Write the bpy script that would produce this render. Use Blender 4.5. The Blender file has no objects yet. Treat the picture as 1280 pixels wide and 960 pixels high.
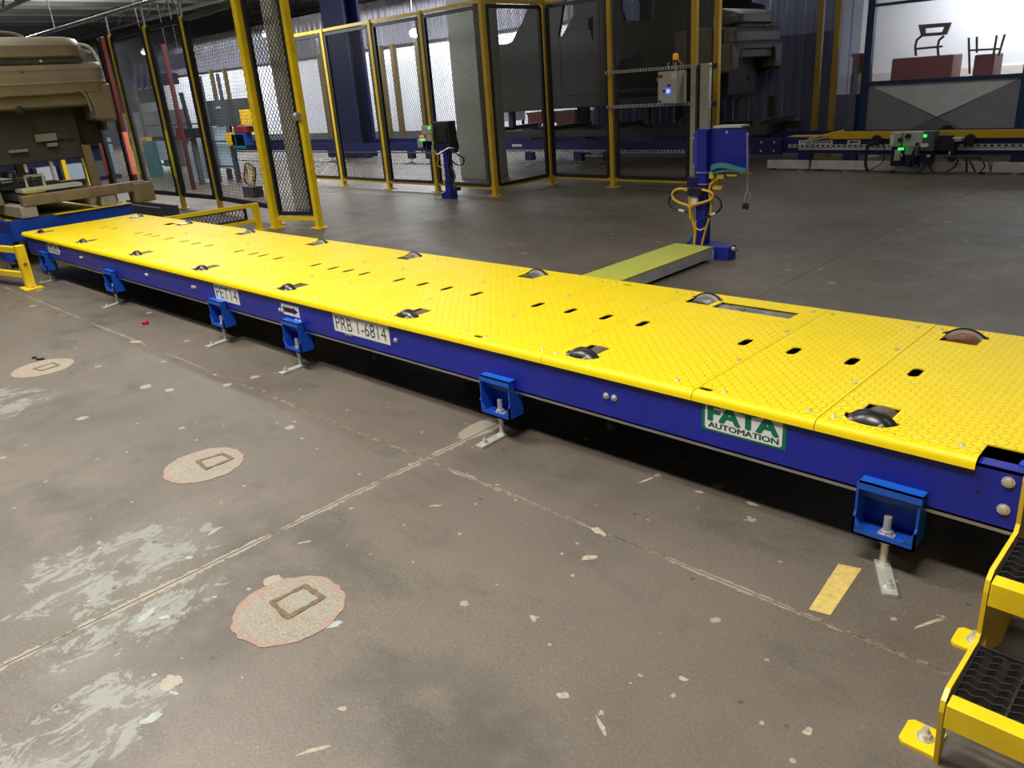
import bpy, bmesh, math, random
from mathutils import Vector, Matrix
random.seed(7)
SC = bpy.context.scene
COL = SC.collection
PI = math.pi

# ------------------------------------------------------------------ camera
H, F, YAW, PIT, ROL = 1.65, 966.98, -0.78714, 0.36948, -0.07598
_cp, _sp = math.cos(PIT), math.sin(PIT)
FW = Vector((math.sin(YAW) * _cp, math.cos(YAW) * _cp, -_sp))
_r = Vector((math.cos(YAW), -math.sin(YAW), 0)); _u = _r.cross(FW)
RT = _r * math.cos(ROL) + _u * math.sin(ROL)
UP = -_r * math.sin(ROL) + _u * math.cos(ROL)
cam_d = bpy.data.cameras.new('camera'); cam = bpy.data.objects.new('camera', cam_d); COL.objects.link(cam)
cam.matrix_world = Matrix(((RT.x, UP.x, -FW.x, 0), (RT.y, UP.y, -FW.y, 0), (RT.z, UP.z, -FW.z, H), (0, 0, 0, 1)))
cam_d.sensor_fit = 'HORIZONTAL'; cam_d.sensor_width = 36; cam_d.lens = F / 1280 * 36
cam_d.clip_start = 0.05; cam_d.clip_end = 300
SC.camera = cam

def ray(px, py): return FW + RT * ((px - 640) / F) - UP * ((py - 480) / F)
def at(px, py, X=None, Y=None, Z=None):
    d = ray(px, py); o = Vector((0, 0, H))
    t = X / d.x if X is not None else (Y / d.y if Y is not None else (Z - H) / d.z)
    return o + d * t

# ------------------------------------------------------------------ world, lights, exposure
w = bpy.data.worlds.new('world'); SC.world = w; w.use_nodes = True
w.node_tree.nodes['Background'].inputs[0].default_value = (0.75, 0.85, 1, 1)
w.node_tree.nodes['Background'].inputs[1].default_value = 0.02
SC.view_settings.view_transform = 'Standard'; SC.view_settings.look = 'None'
SC.view_settings.exposure = 0.0; SC.view_settings.gamma = 1.0; SC.view_settings.use_curve_mapping = False
SC.cycles.max_bounces = 6; SC.cycles.transparent_max_bounces = 12

def area(name, loc, sx, sy, watt, col=(1, .96, .9), target=None, spread=180):
    l = bpy.data.lights.new(name, 'AREA'); l.shape = 'RECTANGLE'; l.size = sx; l.size_y = sy
    l.energy = watt; l.color = col; l.spread = math.radians(spread)
    o = bpy.data.objects.new(name, l); COL.objects.link(o); o.location = loc
    d = Vector(target) - Vector(loc) if target else Vector((0, 0, -1))
    o.rotation_euler = d.to_track_quat('-Z', 'Y').to_euler()
    return o
# rows of high bay lamps over the near aisle, others over the far bays
LAMPS = [  # x, y, z, length_x, width_y, watt
    (-8.6, 1.1, 5.2, 2.4, 0.5, 150), (-4.9, 1.0, 5.2, 2.4, 0.5, 165), (-1.2, 0.2, 5.2, 2.4, 0.5, 185),
    (-12.6, 3.2, 5.2, 2.4, 0.5, 40), (-5.2, 5.6, 5.2, 2.4, 0.5, 14), (2.2, 4.0, 5.2, 2.4, 0.5, 16), (-3.0, 11.4, 5.2, 2.4, 0.5, 34),
]
for i, (x, y, z, lx, ly, wt) in enumerate(LAMPS):
    area('bay_light', (x, y, z - 0.04), lx, ly, wt, (1, .95, .875), None, 135 if i < 3 else 180)
FAR = [(-21, 16.2, 4.4, 10, .5, 900), (-35, 16.2, 4.4, 10, .5, 900), (-15, 13.6, 4.9, 3, .4, 60), (-26, 7, 5.0, 3, .4, 260), (-13.6, 8.0, 4.9, 1.6, .4, 90), (-16, 7.0, 4.9, 3, .4, 170), (-8.8, 15.45, 4.7, 4, .3, 60)]
for x, y, z, lx, ly, wt in FAR: area('far_fill_light', (x, y, z), lx, ly, wt, (.93, .96, 1))  # lights without fixtures, added to brighten the far bays
for x, y in ((-24, 7), (-34, 12), (-27, 16.5), (-17, 10), (-27, 24), (-18, 22), (-39, 8)): area('roof_fill_light', (x, y, 5.05), 3, 3, 380, (1, .96, .88), (x, y, 9))  # upward fill added to brighten the roof, no fixtures
area('booth_light', (-3.4, 18.2, 3.2), 4.5, .8, 210, (.97, .98, 1), (-3.6, 19.2, 1.6))

area('rack_fill_light', (-15.0, 6.9, 3.2), 2.5, .3, 130, (.95, .98, 1), (-15.6, 8.7, .9))  # added fill aimed at the rack's ribbed panels, no lamp body

# ------------------------------------------------------------------ materials
MATS = {}
def mat(name, col, rough=.5, metal=0, noise=0, nscale=8, bump=0, bscale=60, emit=None, estr=1, trans=0, alpha=1, coat=0, rnoise=0):
    if name in MATS: return MATS[name]
    m = bpy.data.materials.new(name); m.use_nodes = True; MATS[name] = m
    nt = m.node_tree; N = nt.nodes; L = nt.links; b = N['Principled BSDF']
    b.inputs['Base Color'].default_value = (*col, 1); b.inputs['Roughness'].default_value = rough
    b.inputs['Metallic'].default_value = metal; b.inputs['Transmission Weight'].default_value = trans
    b.inputs['Alpha'].default_value = alpha; b.inputs['Coat Weight'].default_value = coat
    if emit: b.inputs['Emission Color'].default_value = (*emit, 1); b.inputs['Emission Strength'].default_value = estr
    if noise or bump or rnoise:
        g = N.new('ShaderNodeNewGeometry')
        if noise or rnoise:
            n = N.new('ShaderNodeTexNoise'); n.inputs['Scale'].default_value = nscale; n.inputs['Detail'].default_value = 6
            n.inputs['Roughness'].default_value = .65
            L.new(g.outputs['Position'], n.inputs['Vector'])
        if noise:
            r = N.new('ShaderNodeValToRGB'); L.new(n.outputs['Fac'], r.inputs['Fac'])
            r.color_ramp.elements[0].position = .3; r.color_ramp.elements[1].position = .7
            r.color_ramp.elements[0].color = (*[c * (1 - noise) for c in col], 1)
            r.color_ramp.elements[1].color = (*[min(1, c * (1 + noise)) for c in col], 1)
            L.new(r.outputs['Color'], b.inputs['Base Color'])
        if rnoise:
            mr = N.new('ShaderNodeMapRange'); L.new(n.outputs['Fac'], mr.inputs['Value'])
            mr.inputs['From Min'].default_value = .3; mr.inputs['From Max'].default_value = .7
            mr.inputs['To Min'].default_value = max(.02, rough - rnoise); mr.inputs['To Max'].default_value = rough + rnoise
            L.new(mr.outputs['Result'], b.inputs['Roughness'])
        if bump:
            n2 = N.new('ShaderNodeTexNoise'); n2.inputs['Scale'].default_value = bscale; n2.inputs['Detail'].default_value = 4
            L.new(g.outputs['Position'], n2.inputs['Vector'])
            bp = N.new('ShaderNodeBump'); bp.inputs['Strength'].default_value = bump; bp.inputs['Distance'].default_value = .004
            L.new(n2.outputs['Fac'], bp.inputs['Height']); L.new(bp.outputs['Normal'], b.inputs['Normal'])
    return m

class NB:
    """small node-graph writer"""
    def __init__(s, name):
        s.m = bpy.data.materials.new(name); s.m.use_nodes = True; s.t = s.m.node_tree; s.b = s.t.nodes['Principled BSDF']; MATS[name] = s.m
        s.pos = s.n('ShaderNodeNewGeometry').outputs['Position']
        sp = s.n('ShaderNodeSeparateXYZ'); s.l(s.pos, sp.inputs[0]); s.x, s.y, s.z = sp.outputs
    def n(s, t): return s.t.nodes.new(t)
    def l(s, a, b): s.t.links.new(a, b)
    def put(s, sock, v):
        if isinstance(v, (int, float)): sock.default_value = v
        else: s.l(v, sock)
    def M(s, op, a, b=0, c=0, clamp=False):
        n = s.n('ShaderNodeMath'); n.operation = op; n.use_clamp = clamp
        for i, v in enumerate((a, b, c)): s.put(n.inputs[i], v)
        return n.outputs[0]
    def noise(s, scale, detail=4, rough=.6, stretch=None, off=0, dist=0):
        n = s.n('ShaderNodeTexNoise'); n.inputs['Scale'].default_value = scale; n.inputs['Detail'].default_value = detail
        n.inputs['Roughness'].default_value = rough; n.inputs['Distortion'].default_value = dist
        mp = s.n('ShaderNodeMapping'); s.l(s.pos, mp.inputs[0]); mp.inputs['Location'].default_value = (off, off * .7, 0)
        if stretch: mp.inputs['Scale'].default_value = stretch
        s.l(mp.outputs[0], n.inputs['Vector']); return n.outputs['Fac']
    def step(s, v, a, b):
        n = s.n('ShaderNodeMapRange'); n.interpolation_type = 'SMOOTHSTEP'; s.put(n.inputs['Value'], v)
        n.inputs['From Min'].default_value = a; n.inputs['From Max'].default_value = b; return n.outputs[0]
    def mix(s, f, a, b, mode='MIX'):
        n = s.n('ShaderNodeMix'); n.data_type = 'RGBA'; n.blend_type = mode
        s.put(n.inputs[0], f)
        for i, v in ((6, a), (7, b)):
            if isinstance(v, tuple): n.inputs[i].default_value = (*v, 1)
            else: s.l(v, n.inputs[i])
        return n.outputs[2]

def floor_material():
    k = NB('concrete_floor'); M = k.M
    big = k.noise(.55, 3, .55); med = k.noise(3.1, 6, .7, (1, .7, 1)); fine = k.noise(95, 3, .7); grain = k.noise(260, 2, .6)
    c = k.mix(k.step(big, .35, .66), (.088, .074, .058), (.150, .128, .102))
    c = k.mix(k.step(med, .35, .7), c, (.118, .102, .082)); 
    dk = k.noise(1.6, 5, .7, (1, 1.8, 1), 13)
    c = k.mix(M('MULTIPLY', k.step(dk, .5, .7), .6), c, (.054, .046, .038))
    c = k.mix(M('MULTIPLY', k.step(fine, .5, .72), .42), c, (.25, .222, .184))
    c = k.mix(M('MULTIPLY', k.step(fine, .48, .3), .4), c, (.058, .050, .043))
    c = k.mix(M('MULTIPLY', k.step(grain, .6, .74), .28), c, (.31, .28, .24))
    cl = k.noise(.42, 2, .5, None, 77); c = k.mix(M('MULTIPLY', k.step(cl, .42, .62), .35), c, (.172, .148, .119))
    # worn pale green paint left of the joint
    def blob(cx, cy, rx, ry):
        a = M('DIVIDE', M('SUBTRACT', k.x, cx), rx); b = M('DIVIDE', M('SUBTRACT', k.y, cy), ry)
        return k.step(M('ADD', M('MULTIPLY', a, a), M('MULTIPLY', b, b)), 1.3, .1)
    dst = M('MAXIMUM', M('MAXIMUM', blob(-2.55, 1.2, .42, .36), blob(-2.35, .72, .32, .22)), M('MAXIMUM', blob(-3.6, .75, .5, .4), blob(-1.35, 1.0, .5, .25)))
    c = k.mix(M('MULTIPLY', M('MULTIPLY', dst, k.step(k.noise(3.4, 5, .65, None, 90), .34, .6)), .6), c, (.060, .051, .043))
    zone = M('MAXIMUM', M('MAXIMUM', blob(-3.0, .72, .42, .55), blob(-2.55, .62, .22, .5)), M('MAXIMUM', blob(-2.2, .3, .28, .38), blob(-5.6, .9, .6, .5)))
    pn = k.noise(8, 8, .75, (1.25, .8, 1), 5, .6)
    pm = M('MULTIPLY', k.step(M('ADD', pn, M('MULTIPLY', zone, .33)), .815, .845), .9)
    scr = k.noise(26, 4, .6, (2.2, .6, 1), 2)
    pm = M('MULTIPLY', pm, k.step(scr, .36, .44))
    c = k.mix(M('MULTIPLY', pm, .8), c, (.262, .278, .252))
    haze = M('MULTIPLY', zone, M('MULTIPLY', k.step(k.noise(5, 5, .7, None, 21), .45, .65), .38))
    c = k.mix(haze, c, (.185, .185, .162))
    # small chips and spatter
    v = k.n('ShaderNodeTexVoronoi'); v.inputs['Scale'].default_value = 4.2; k.l(k.pos, v.inputs['Vector'])
    sel = k.n('ShaderNodeSeparateColor'); k.l(v.outputs['Color'], sel.inputs[0])
    rad = M('MULTIPLY', k.step(sel.outputs[0], .5, 1.0), .15)
    vd = M('ADD', v.outputs['Distance'], M('MULTIPLY', M('SUBTRACT', k.noise(38, 4, .7, None, 8), .5), .22))
    c = k.mix(M('MULTIPLY', M('LESS_THAN', vd, rad), .85), c, (.36, .31, .245))
    v2 = k.n('ShaderNodeTexVoronoi'); v2.inputs['Scale'].default_value = 17; k.l(k.pos, v2.inputs['Vector'])
    sel2 = k.n('ShaderNodeSeparateColor'); k.l(v2.outputs['Color'], sel2.inputs[0])
    c = k.mix(M('MULTIPLY', M('LESS_THAN', M('ADD', v2.outputs['Distance'], M('MULTIPLY', M('SUBTRACT', k.noise(85, 3, .7, None, 6), .5), .34)), M('MULTIPLY', k.step(sel2.outputs[0], .8, 1.), .15)), .7), c, (.42, .38, .32))
    c = k.mix(M('MULTIPLY', M('LESS_THAN', v2.outputs['Distance'], M('MULTIPLY', k.step(sel2.outputs[1], .88, 1.), .16)), .7), c, (.04, .036, .032))
    # thin scratches and hairline cracks
    s1 = M('ABSOLUTE', M('SUBTRACT', k.noise(1.3, 1, .4, (1, 2.2, 1), 31), .5)); s1 = M('LESS_THAN', s1, .0016)
    s2 = M('ABSOLUTE', M('SUBTRACT', k.noise(2.3, 3, .5, (2, .8, 1), 44), .46)); s2 = M('LESS_THAN', s2, .0022)
    brk = k.step(k.noise(6, 3, .6, None, 3), .5, .56)
    c = k.mix(M('MULTIPLY', M('MULTIPLY', s1, brk), .0), c, (.42, .39, .34))
    c = k.mix(M('MULTIPLY', M('MULTIPLY', s2, brk), .28), c, (.07, .062, .055))
    # spalled edges along the joints
    jn = k.noise(21, 5, .75, None, 17); jl = k.noise(2.2, 4, .7, None, 9)
    ja = M('ABSOLUTE', M('SUBTRACT', k.y, 2.05)); jb = M('ABSOLUTE', M('SUBTRACT', k.x, -2.685))
    wa = M('MULTIPLY', M('SUBTRACT', M('ADD', M('MULTIPLY', jn, .9), M('MULTIPLY', jl, .9)), .80), .06)
    wb = M('MULTIPLY', M('SUBTRACT', M('ADD', jn, M('MULTIPLY', jl, 1.1)), .86), .085)
    sp = M('MAXIMUM', M('LESS_THAN', ja, wa), M('MULTIPLY', M('LESS_THAN', jb, wb), M('LESS_THAN', k.y, 3.2)))
    patch = M('ADD', M('ADD', M('POWER', M('DIVIDE', M('ADD', k.x, 2.72), .075), 2), M('POWER', M('DIVIDE', M('SUBTRACT', k.y, 2.46), .15), 2)), M('MULTIPLY', M('SUBTRACT', jn, .5), 1.5))
    sp = M('MAXIMUM', sp, M('LESS_THAN', patch, 1))
    c = k.mix(M('MULTIPLY', sp, .8), c, (.31, .275, .222))
    k.l(c, k.b.inputs['Base Color'])
    rr = k.n('ShaderNodeMapRange'); k.l(med, rr.inputs['Value']); rr.inputs['From Min'].default_value = .3; rr.inputs['From Max'].default_value = .75
    rr.inputs['To Min'].default_value = .36; rr.inputs['To Max'].default_value = .58; k.l(rr.outputs[0], k.b.inputs['Roughness'])
    bp = k.n('ShaderNodeBump'); bp.inputs['Strength'].default_value = .35; bp.inputs['Distance'].default_value = .003
    k.l(M('ADD', fine, M('MULTIPLY', med, 1.5)), bp.inputs['Height']); k.l(bp.outputs['Normal'], k.b.inputs['Normal'])
    return k.m

def plate_material(name, col, pitch=.024, strength=.6, rough=.3):
    """painted tread plate: raised lozenges, alternate cells turned a quarter"""
    k = NB(name); M = k.M
    u = M('DIVIDE', k.x, pitch); v = M('DIVIDE', k.y, pitch)
    cu = M('FLOOR', u); cv = M('FLOOR', v)
    par = M('MODULO', M('ABSOLUTE', M('ADD', cu, cv)), 2)
    fu = M('SUBTRACT', M('SUBTRACT', u, cu), .5); fv = M('SUBTRACT', M('SUBTRACT', v, cv), .5)
    p = M('ADD', fu, fv); q = M('SUBTRACT', fu, fv)
    a = M('ADD', M('MULTIPLY', p, par), M('MULTIPLY', q, M('SUBTRACT', 1, par)))
    b = M('ADD', M('MULTIPLY', q, par), M('MULTIPLY', p, M('SUBTRACT', 1, par)))
    d = M('ADD', M('POWER', M('DIVIDE', a, .62), 2), M('POWER', M('DIVIDE', b, .2), 2))
    h = k.step(d, 1.15, .25)
    wear = k.noise(2.4, 5, .7, (1, 1.5, 1)); sp = k.noise(60, 3, .7)
    c = k.mix(M('MULTIPLY', k.step(wear, .45, .72), .45), col, tuple(x * .86 for x in col))
    c = k.mix(M('MULTIPLY', M('MULTIPLY', k.step(sp, .7, .78), k.step(wear, .4, .6)), .5), c, (.3, .25, .06))
    k.l(c, k.b.inputs['Base Color'])
    rr = M('ADD', rough, M('MULTIPLY', k.step(wear, .4, .7), .14)); k.l(rr, k.b.inputs['Roughness'])
    bp = k.n('ShaderNodeBump'); bp.inputs['Strength'].default_value = strength; bp.inputs['Distance'].default_value = .011
    nz = k.n('ShaderNodeSeparateXYZ'); k.l(k.t.nodes['Geometry'].outputs['True Normal'], nz.inputs[0]); h = M('MULTIPLY', h, M('GREATER_THAN', nz.outputs[2], .9))
    k.l(h, bp.inputs['Height']); k.l(bp.outputs['Normal'], k.b.inputs['Normal'])
    return k.m

M_FLOOR = floor_material()
M_DECK = plate_material('yellow_tread_plate', (.90, .685, .002), .027, .9, .38); M_DECK.node_tree.nodes['Principled BSDF'].inputs['Specular IOR Level'].default_value = .32
M_LIME = plate_material('lime_tread_plate', (.56, .60, .09), .03, .3, .35)
M_FILL = mat('joint_filler', (.15, .125, .09), .9, noise=.35, nscale=30, bump=.5)
M_SUB = mat('joint_bed', (.06, .055, .05), .9)
M_NAVY = mat('navy_paint', (.011, .019, .31), .34, noise=.12, nscale=3, rnoise=.06)
M_BLUE = mat('blue_paint', (.008, .075, .47), .38, noise=.12, nscale=9)
M_DBLUE = mat('dark_blue_paint', (.007, .010, .075), .45, noise=.2, nscale=3)
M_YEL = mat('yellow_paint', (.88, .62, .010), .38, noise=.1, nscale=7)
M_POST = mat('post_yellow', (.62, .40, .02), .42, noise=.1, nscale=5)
M_ORANGE = mat('red_orange_paint', (.12, .014, .010), .45, noise=.15, nscale=5)
M_ZINC = mat('zinc_steel', (.62, .62, .58), .38, .55, noise=.15, nscale=18)
M_STEEL = mat('bare_steel', (.42, .42, .42), .32, .8, noise=.25, nscale=16, rnoise=.1)
M_RUST = mat('worn_wheel_tread', (.33, .15, .09), .4, .55, noise=.4, nscale=20)
M_ALU = mat('aluminium', (.74, .74, .72), .34, .75, noise=.1, nscale=9)
M_BLACK = mat('black_rubber', (.014, .015, .016), .3, noise=.2, nscale=30)
M_MBLACK = mat('matt_black', (.012, .012, .013), .55)
M_WIRE = mat('black_mesh_wire', (.016, .016, .017), .5)
M_GRATE = mat('dark_grating', (.035, .034, .033), .45, .3, noise=.4, nscale=40)
M_WHITE = mat('white_vinyl', (.78, .78, .76), .45)
M_INK = mat('black_ink', (.01, .01, .011), .5)
M_GREEN = mat('sign_green', (.0, .16, .085), .45)
M_DGREEN = mat('sign_dark_green', (.012, .07, .05), .45)
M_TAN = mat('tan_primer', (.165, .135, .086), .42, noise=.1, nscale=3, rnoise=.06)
M_DTAN = mat('deep_shade_primer', (.032, .030, .024), .5, noise=.15, nscale=3)  # tan primer darkened to stand for the shade behind the fence
M_ECOAT = mat('pale_ecoat', (.50, .52, .42), .5, noise=.15, nscale=10)
M_UNDER = mat('dark_underbody', (.03, .029, .025), .55, noise=.3, nscale=6)
M_SKID = mat('tan_skid_paint', (.19, .14, .075), .6, noise=.25, nscale=6)
M_WOODGREY = mat('grey_skid_runner', (.32, .29, .235), .6, noise=.25, nscale=12)
M_COLG = mat('grey_column_paint', (.36, .365, .31), .55, noise=.08, nscale=2)
M_GREY = mat('grey_enclosure', (.50, .50, .47), .42)
M_DGREY = mat('dark_grey_paint', (.10, .105, .115), .45, noise=.15, nscale=5)
M_WALLW = mat('white_wall_panel', (.72, .74, .80), .35, noise=.05, nscale=2)
M_WALLG = mat('grey_wall_panel', (.36, .37, .40), .42, noise=.1, nscale=4, rnoise=.06)
M_DARKW = mat('dark_wall', (.055, .055, .062), .6, noise=.2, nscale=1)
M_CEIL = mat('roof_deck', (.42, .41, .38), .5, noise=.1, nscale=.6)
M_JOIST = mat('joist_steel', (.075, .078, .082), .5, .3, noise=.2, nscale=2)
M_PVC = None
M_RED = mat('red_cart_paint', (.27, .010, .008), .5, noise=.15, nscale=6)
M_TEAL = mat('teal_hose', (.012, .16, .17), .45)
M_YCABLE = mat('yellow_cable', (.82, .50, .03), .42)
M_CORR = mat('pale_blue_panel', (.52, .64, .74), .4, noise=.1, nscale=6)
M_TAPE = mat('yellow_floor_tape', (.56, .42, .12), .7, noise=.22, nscale=40)
M_PATCHRED = mat('pink_marking_paint', (.44, .24, .18), .85, noise=.3, nscale=60)
M_GROOVE = mat('brown_groove', (.15, .105, .065), .9, noise=.4, nscale=60)
M_LAMP = mat('lamp_diffuser', (.9, .9, .9), .5, emit=(1, .97, .92), estr=6)
M_FARLAMP = mat('far_lamp_glow', (.9, .9, .9), .5, emit=(.95, .97, 1), estr=22)
M_BLED = mat('blue_pilot_light', (.05, .1, .9), .3, emit=(.08, .12, 1), estr=5)
M_GLED = mat('green_display', (.02, .5, .05), .3, emit=(.05, 1, .1), estr=1.6)
M_RLED = mat('red_display', (.5, .05, .02), .3, emit=(1, .12, .04), estr=1.6)
M_AMBER = mat('amber_lens', (.75, .25, .01), .25, emit=(1, .35, .02), estr=.25)

def pvc_material():
    k = NB('clear_strip_plastic'); nt = k.t
    k.b.inputs['Base Color'].default_value = (.30, .32, .42, 1); k.b.inputs['Roughness'].default_value = .08
    tr = k.n('ShaderNodeBsdfTransparent'); tr.inputs[0].default_value = (.72, .76, .92, 1)
    mx = k.n('ShaderNodeMixShader'); mx.inputs[0].default_value = .42
    k.l(tr.outputs[0], mx.inputs[1]); k.l(k.b.outputs[0], mx.inputs[2])
    k.l(mx.outputs[0], nt.nodes['Material Output'].inputs['Surface'])
    return k.m
M_PVC = pvc_material()
def glass_material():
    k = NB('hazy_window_plastic')
    k.b.inputs['Base Color'].default_value = (.75, .78, .82, 1); k.b.inputs['Roughness'].default_value = .25
    tr = k.n('ShaderNodeBsdfTransparent'); tr.inputs[0].default_value = (.95, .96, .98, 1)
    mx = k.n('ShaderNodeMixShader'); mx.inputs[0].default_value = .08
    k.l(tr.outputs[0], mx.inputs[1]); k.l(k.b.outputs[0], mx.inputs[2])
    k.l(mx.outputs[0], k.t.nodes['Material Output'].inputs['Surface'])
    return k.m
M_HAZY = glass_material()
def concrete_patch_material():
    k = NB('repair_concrete'); M = k.M
    f = k.noise(120, 4, .7); b = k.noise(9, 4, .6); e = k.noise(16, 5, .7, None, 4); e2 = k.noise(5, 2, .5, None, 40)
    c = k.mix(k.step(f, .35, .7), (.215, .19, .148), (.345, .31, .25)); c = k.mix(M('MULTIPLY', k.step(b, .5, .68), .6), c, (.27, .27, .245))
    tc = k.n('ShaderNodeTexCoord'); ln = k.n('ShaderNodeVectorMath'); ln.operation = 'LENGTH'; k.l(tc.outputs['Object'], ln.inputs[0])
    d = M('ADD', ln.outputs['Value'], M('ADD', M('MULTIPLY', M('SUBTRACT', e, .5), .10), M('MULTIPLY', M('SUBTRACT', e2, .5), .12)))
    c = k.mix(M('MULTIPLY', M('MULTIPLY', k.step(d, .160, .18), k.step(k.noise(30, 4, .7, None, 60), .36, .56)), .62), c, (.36, .19, .14))
    k.l(c, k.b.inputs['Base Color']); k.b.inputs['Roughness'].default_value = .85
    return k.m
M_REPAIR = concrete_patch_material()

# ------------------------------------------------------------------ mesh building
class MB:
    def __init__(s): s.v = []; s.f = []
    def add(s, vs, fs):
        n = len(s.v); s.v += [tuple(p) for p in vs]; s.f += [tuple(i + n for i in q) for q in fs]; return s
    def box(s, x0, x1, y0, y1, z0, z1):
        return s.add([(x0, y0, z0), (x1, y0, z0), (x1, y1, z0), (x0, y1, z0), (x0, y0, z1), (x1, y0, z1), (x1, y1, z1), (x0, y1, z1)],
                     [(0, 3, 2, 1), (4, 5, 6, 7), (0, 1, 5, 4), (1, 2, 6, 5), (2, 3, 7, 6), (3, 0, 4, 7)])
    def bar(s, a, b, wx, wy, up=(0, 0, 1)):
        """rectangular bar from a to b"""
        a, b = Vector(a), Vector(b); d = (b - a).normalized(); u = Vector(up)
        if abs(d.dot(u)) > .98: u = Vector((0, 1, 0))
        p = d.cross(u).normalized() * wx / 2; q = p.cross(d).normalized() * wy / 2
        vs = [c + e * p + f * q for c in (a, b) for e, f in ((-1, -1), (1, -1), (1, 1), (-1, 1))]
        return s.add(vs, [(0, 1, 2, 3), (7, 6, 5, 4), (0, 4, 5, 1), (1, 5, 6, 2), (2, 6, 7, 3), (3, 7, 4, 0)])
    def cyl(s, a, b, r, n=12, r2=None):
        a, b = Vector(a), Vector(b); d = (b - a).normalized(); u = Vector((0, 0, 1)) if abs(d.z) < .9 else Vector((1, 0, 0))
        p = d.cross(u).normalized(); q = p.cross(d); r2 = r if r2 is None else r2
        vs = [c + rr * (math.cos(2 * PI * i / n) * p + math.sin(2 * PI * i / n) * q) for c, rr in ((a, r), (b, r2)) for i in range(n)]
        fs = [(i, i + n, (i + 1) % n + n, (i + 1) % n) for i in range(n)] + [tuple(range(n)), tuple(range(2 * n - 1, n - 1, -1))]
        return s.add(vs, fs)
    def tube(s, pts, r, n=8, closed=False):
        pts = [Vector(p) for p in pts]; m = len(pts); vs = []; prev = None
        for i, p in enumerate(pts):
            d = (pts[(i + 1) % m] - pts[i - 1]) if closed else (pts[min(i + 1, m - 1)] - pts[max(i - 1, 0)])
            d.normalize()
            if prev is None:
                u = Vector((0, 0, 1)) if abs(d.z) < .9 else Vector((1, 0, 0)); q = d.cross(u).normalized()
            else: q = (prev - d * prev.dot(d)).normalized()
            prev = q; e = d.cross(q)
            vs += [p + r * (math.cos(2 * PI * j / n) * q + math.sin(2 * PI * j / n) * e) for j in range(n)]
        fs = []
        for i in range(m if closed else m - 1):
            k = (i + 1) % m
            fs += [(i * n + j, i * n + (j + 1) % n, k * n + (j + 1) % n, k * n + j) for j in range(n)]
        if not closed: fs += [tuple(range(n - 1, -1, -1)), tuple(range((m - 1) * n, m * n))]
        return s.add(vs, fs)
    def lathe(s, prof, c, n=24, axis='Z'):
        """prof: (radius, height) list along the axis"""
        vs = []; c = Vector(c)
        for r, h in prof:
            for i in range(n):
                a = 2 * PI * i / n; x, y = r * math.cos(a), r * math.sin(a)
                vs.append(c + (Vector((x, y, h)) if axis == 'Z' else (Vector((x, h, y)) if axis == 'Y' else Vector((h, x, y)))))
        m = len(prof)
        fs = [(i * n + j, i * n + (j + 1) % n, (i + 1) * n + (j + 1) % n, (i + 1) * n + j) for i in range(m - 1) for j in range(n)]
        fs += [tuple(range(n - 1, -1, -1)), tuple(range((m - 1) * n, m * n))]
        return s.add(vs, fs)
    def prism(s, poly, plane, a, b):
        """extrude a 2D outline: plane 'XZ' (a,b along Y), 'YZ' (along X), 'XY' (along Z)"""
        def P(u, v, t): return {'XZ': (u, t, v), 'YZ': (t, u, v), 'XY': (u, v, t)}[plane]
        n = len(poly); vs = [P(u, v, a) for u, v in poly] + [P(u, v, b) for u, v in poly]
        return s.add(vs, [tuple(range(n)), tuple(range(2 * n - 1, n - 1, -1))] + [(i, i + n, (i + 1) % n + n, (i + 1) % n) for i in range(n)])
    def quad(s, a, b, c, d): return s.add([a, b, c, d], [(0, 1, 2, 3)])
    def grid(s, rows):
        m, n = len(rows), len(rows[0]); vs = [p for r in rows for p in r]
        return s.add(vs, [(i * n + j, i * n + j + 1, (i + 1) * n + j + 1, (i + 1) * n + j) for i in range(m - 1) for j in range(n - 1)])

WORLD = {}
def org(o): return WORLD.get(o.name, Vector((0, 0, 0)))
def link(o, parent, origin):
    COL.objects.link(o)
    po = org(parent) if parent else Vector((0, 0, 0))
    if parent: o.parent = parent
    o.location = Vector(origin) - po; WORLD[o.name] = Vector(origin); return o
def build(mb, name, m, parent=None, origin=None, smooth=False, bevel=0, fixn=True):
    origin = Vector(origin) if origin is not None else (org(parent) if parent else Vector((0, 0, 0)))
    me = bpy.data.meshes.new(name); me.from_pydata([Vector(p) - origin for p in mb.v], [], mb.f)
    if fixn:
        bm = bmesh.new(); bm.from_mesh(me); bmesh.ops.recalc_face_normals(bm, faces=bm.faces); bm.to_mesh(me); bm.free()
    if m: me.materials.append(m)
    if smooth:
        for p in me.polygons: p.use_smooth = True
        try: me.set_sharp_from_angle(angle=math.radians(40))
        except Exception: pass
    o = bpy.data.objects.new(name, me); link(o, parent, origin)
    if bevel:
        b = o.modifiers.new('bevel', 'BEVEL'); b.width = bevel; b.segments = 2; b.limit_method = 'ANGLE'
    return o
def inst(src, parent, origin, name=None):
    o = src.copy(); o.name = name or src.name.split('.')[0]; o.parent = None
    return link(o, parent, origin)
def thing(name, loc, label, cat, group=None):
    o = bpy.data.objects.new(name, None); o.empty_display_size = .1; link(o, None, loc)
    return tag(o, label, cat, group)
def tag(o, label, cat, group=None, kind=None):
    o['label'] = label; o['category'] = cat
    if group: o['group'] = group
    if kind: o['kind'] = kind
    return o
def copy_tree(src, origin, label=None):
    r = src.copy(); r.name = src.name.split('.')[0]; COL.objects.link(r); r.location = origin; WORLD[r.name] = Vector(origin)
    if label: r['label'] = label
    for ch in src.children:
        c = ch.copy(); COL.objects.link(c); c.parent = r; WORLD[c.name] = Vector(origin) + ch.location
        for g in ch.children:
            d = g.copy(); COL.objects.link(d); d.parent = c
    return r
def struct(o): o['kind'] = 'structure'; return o
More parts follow.
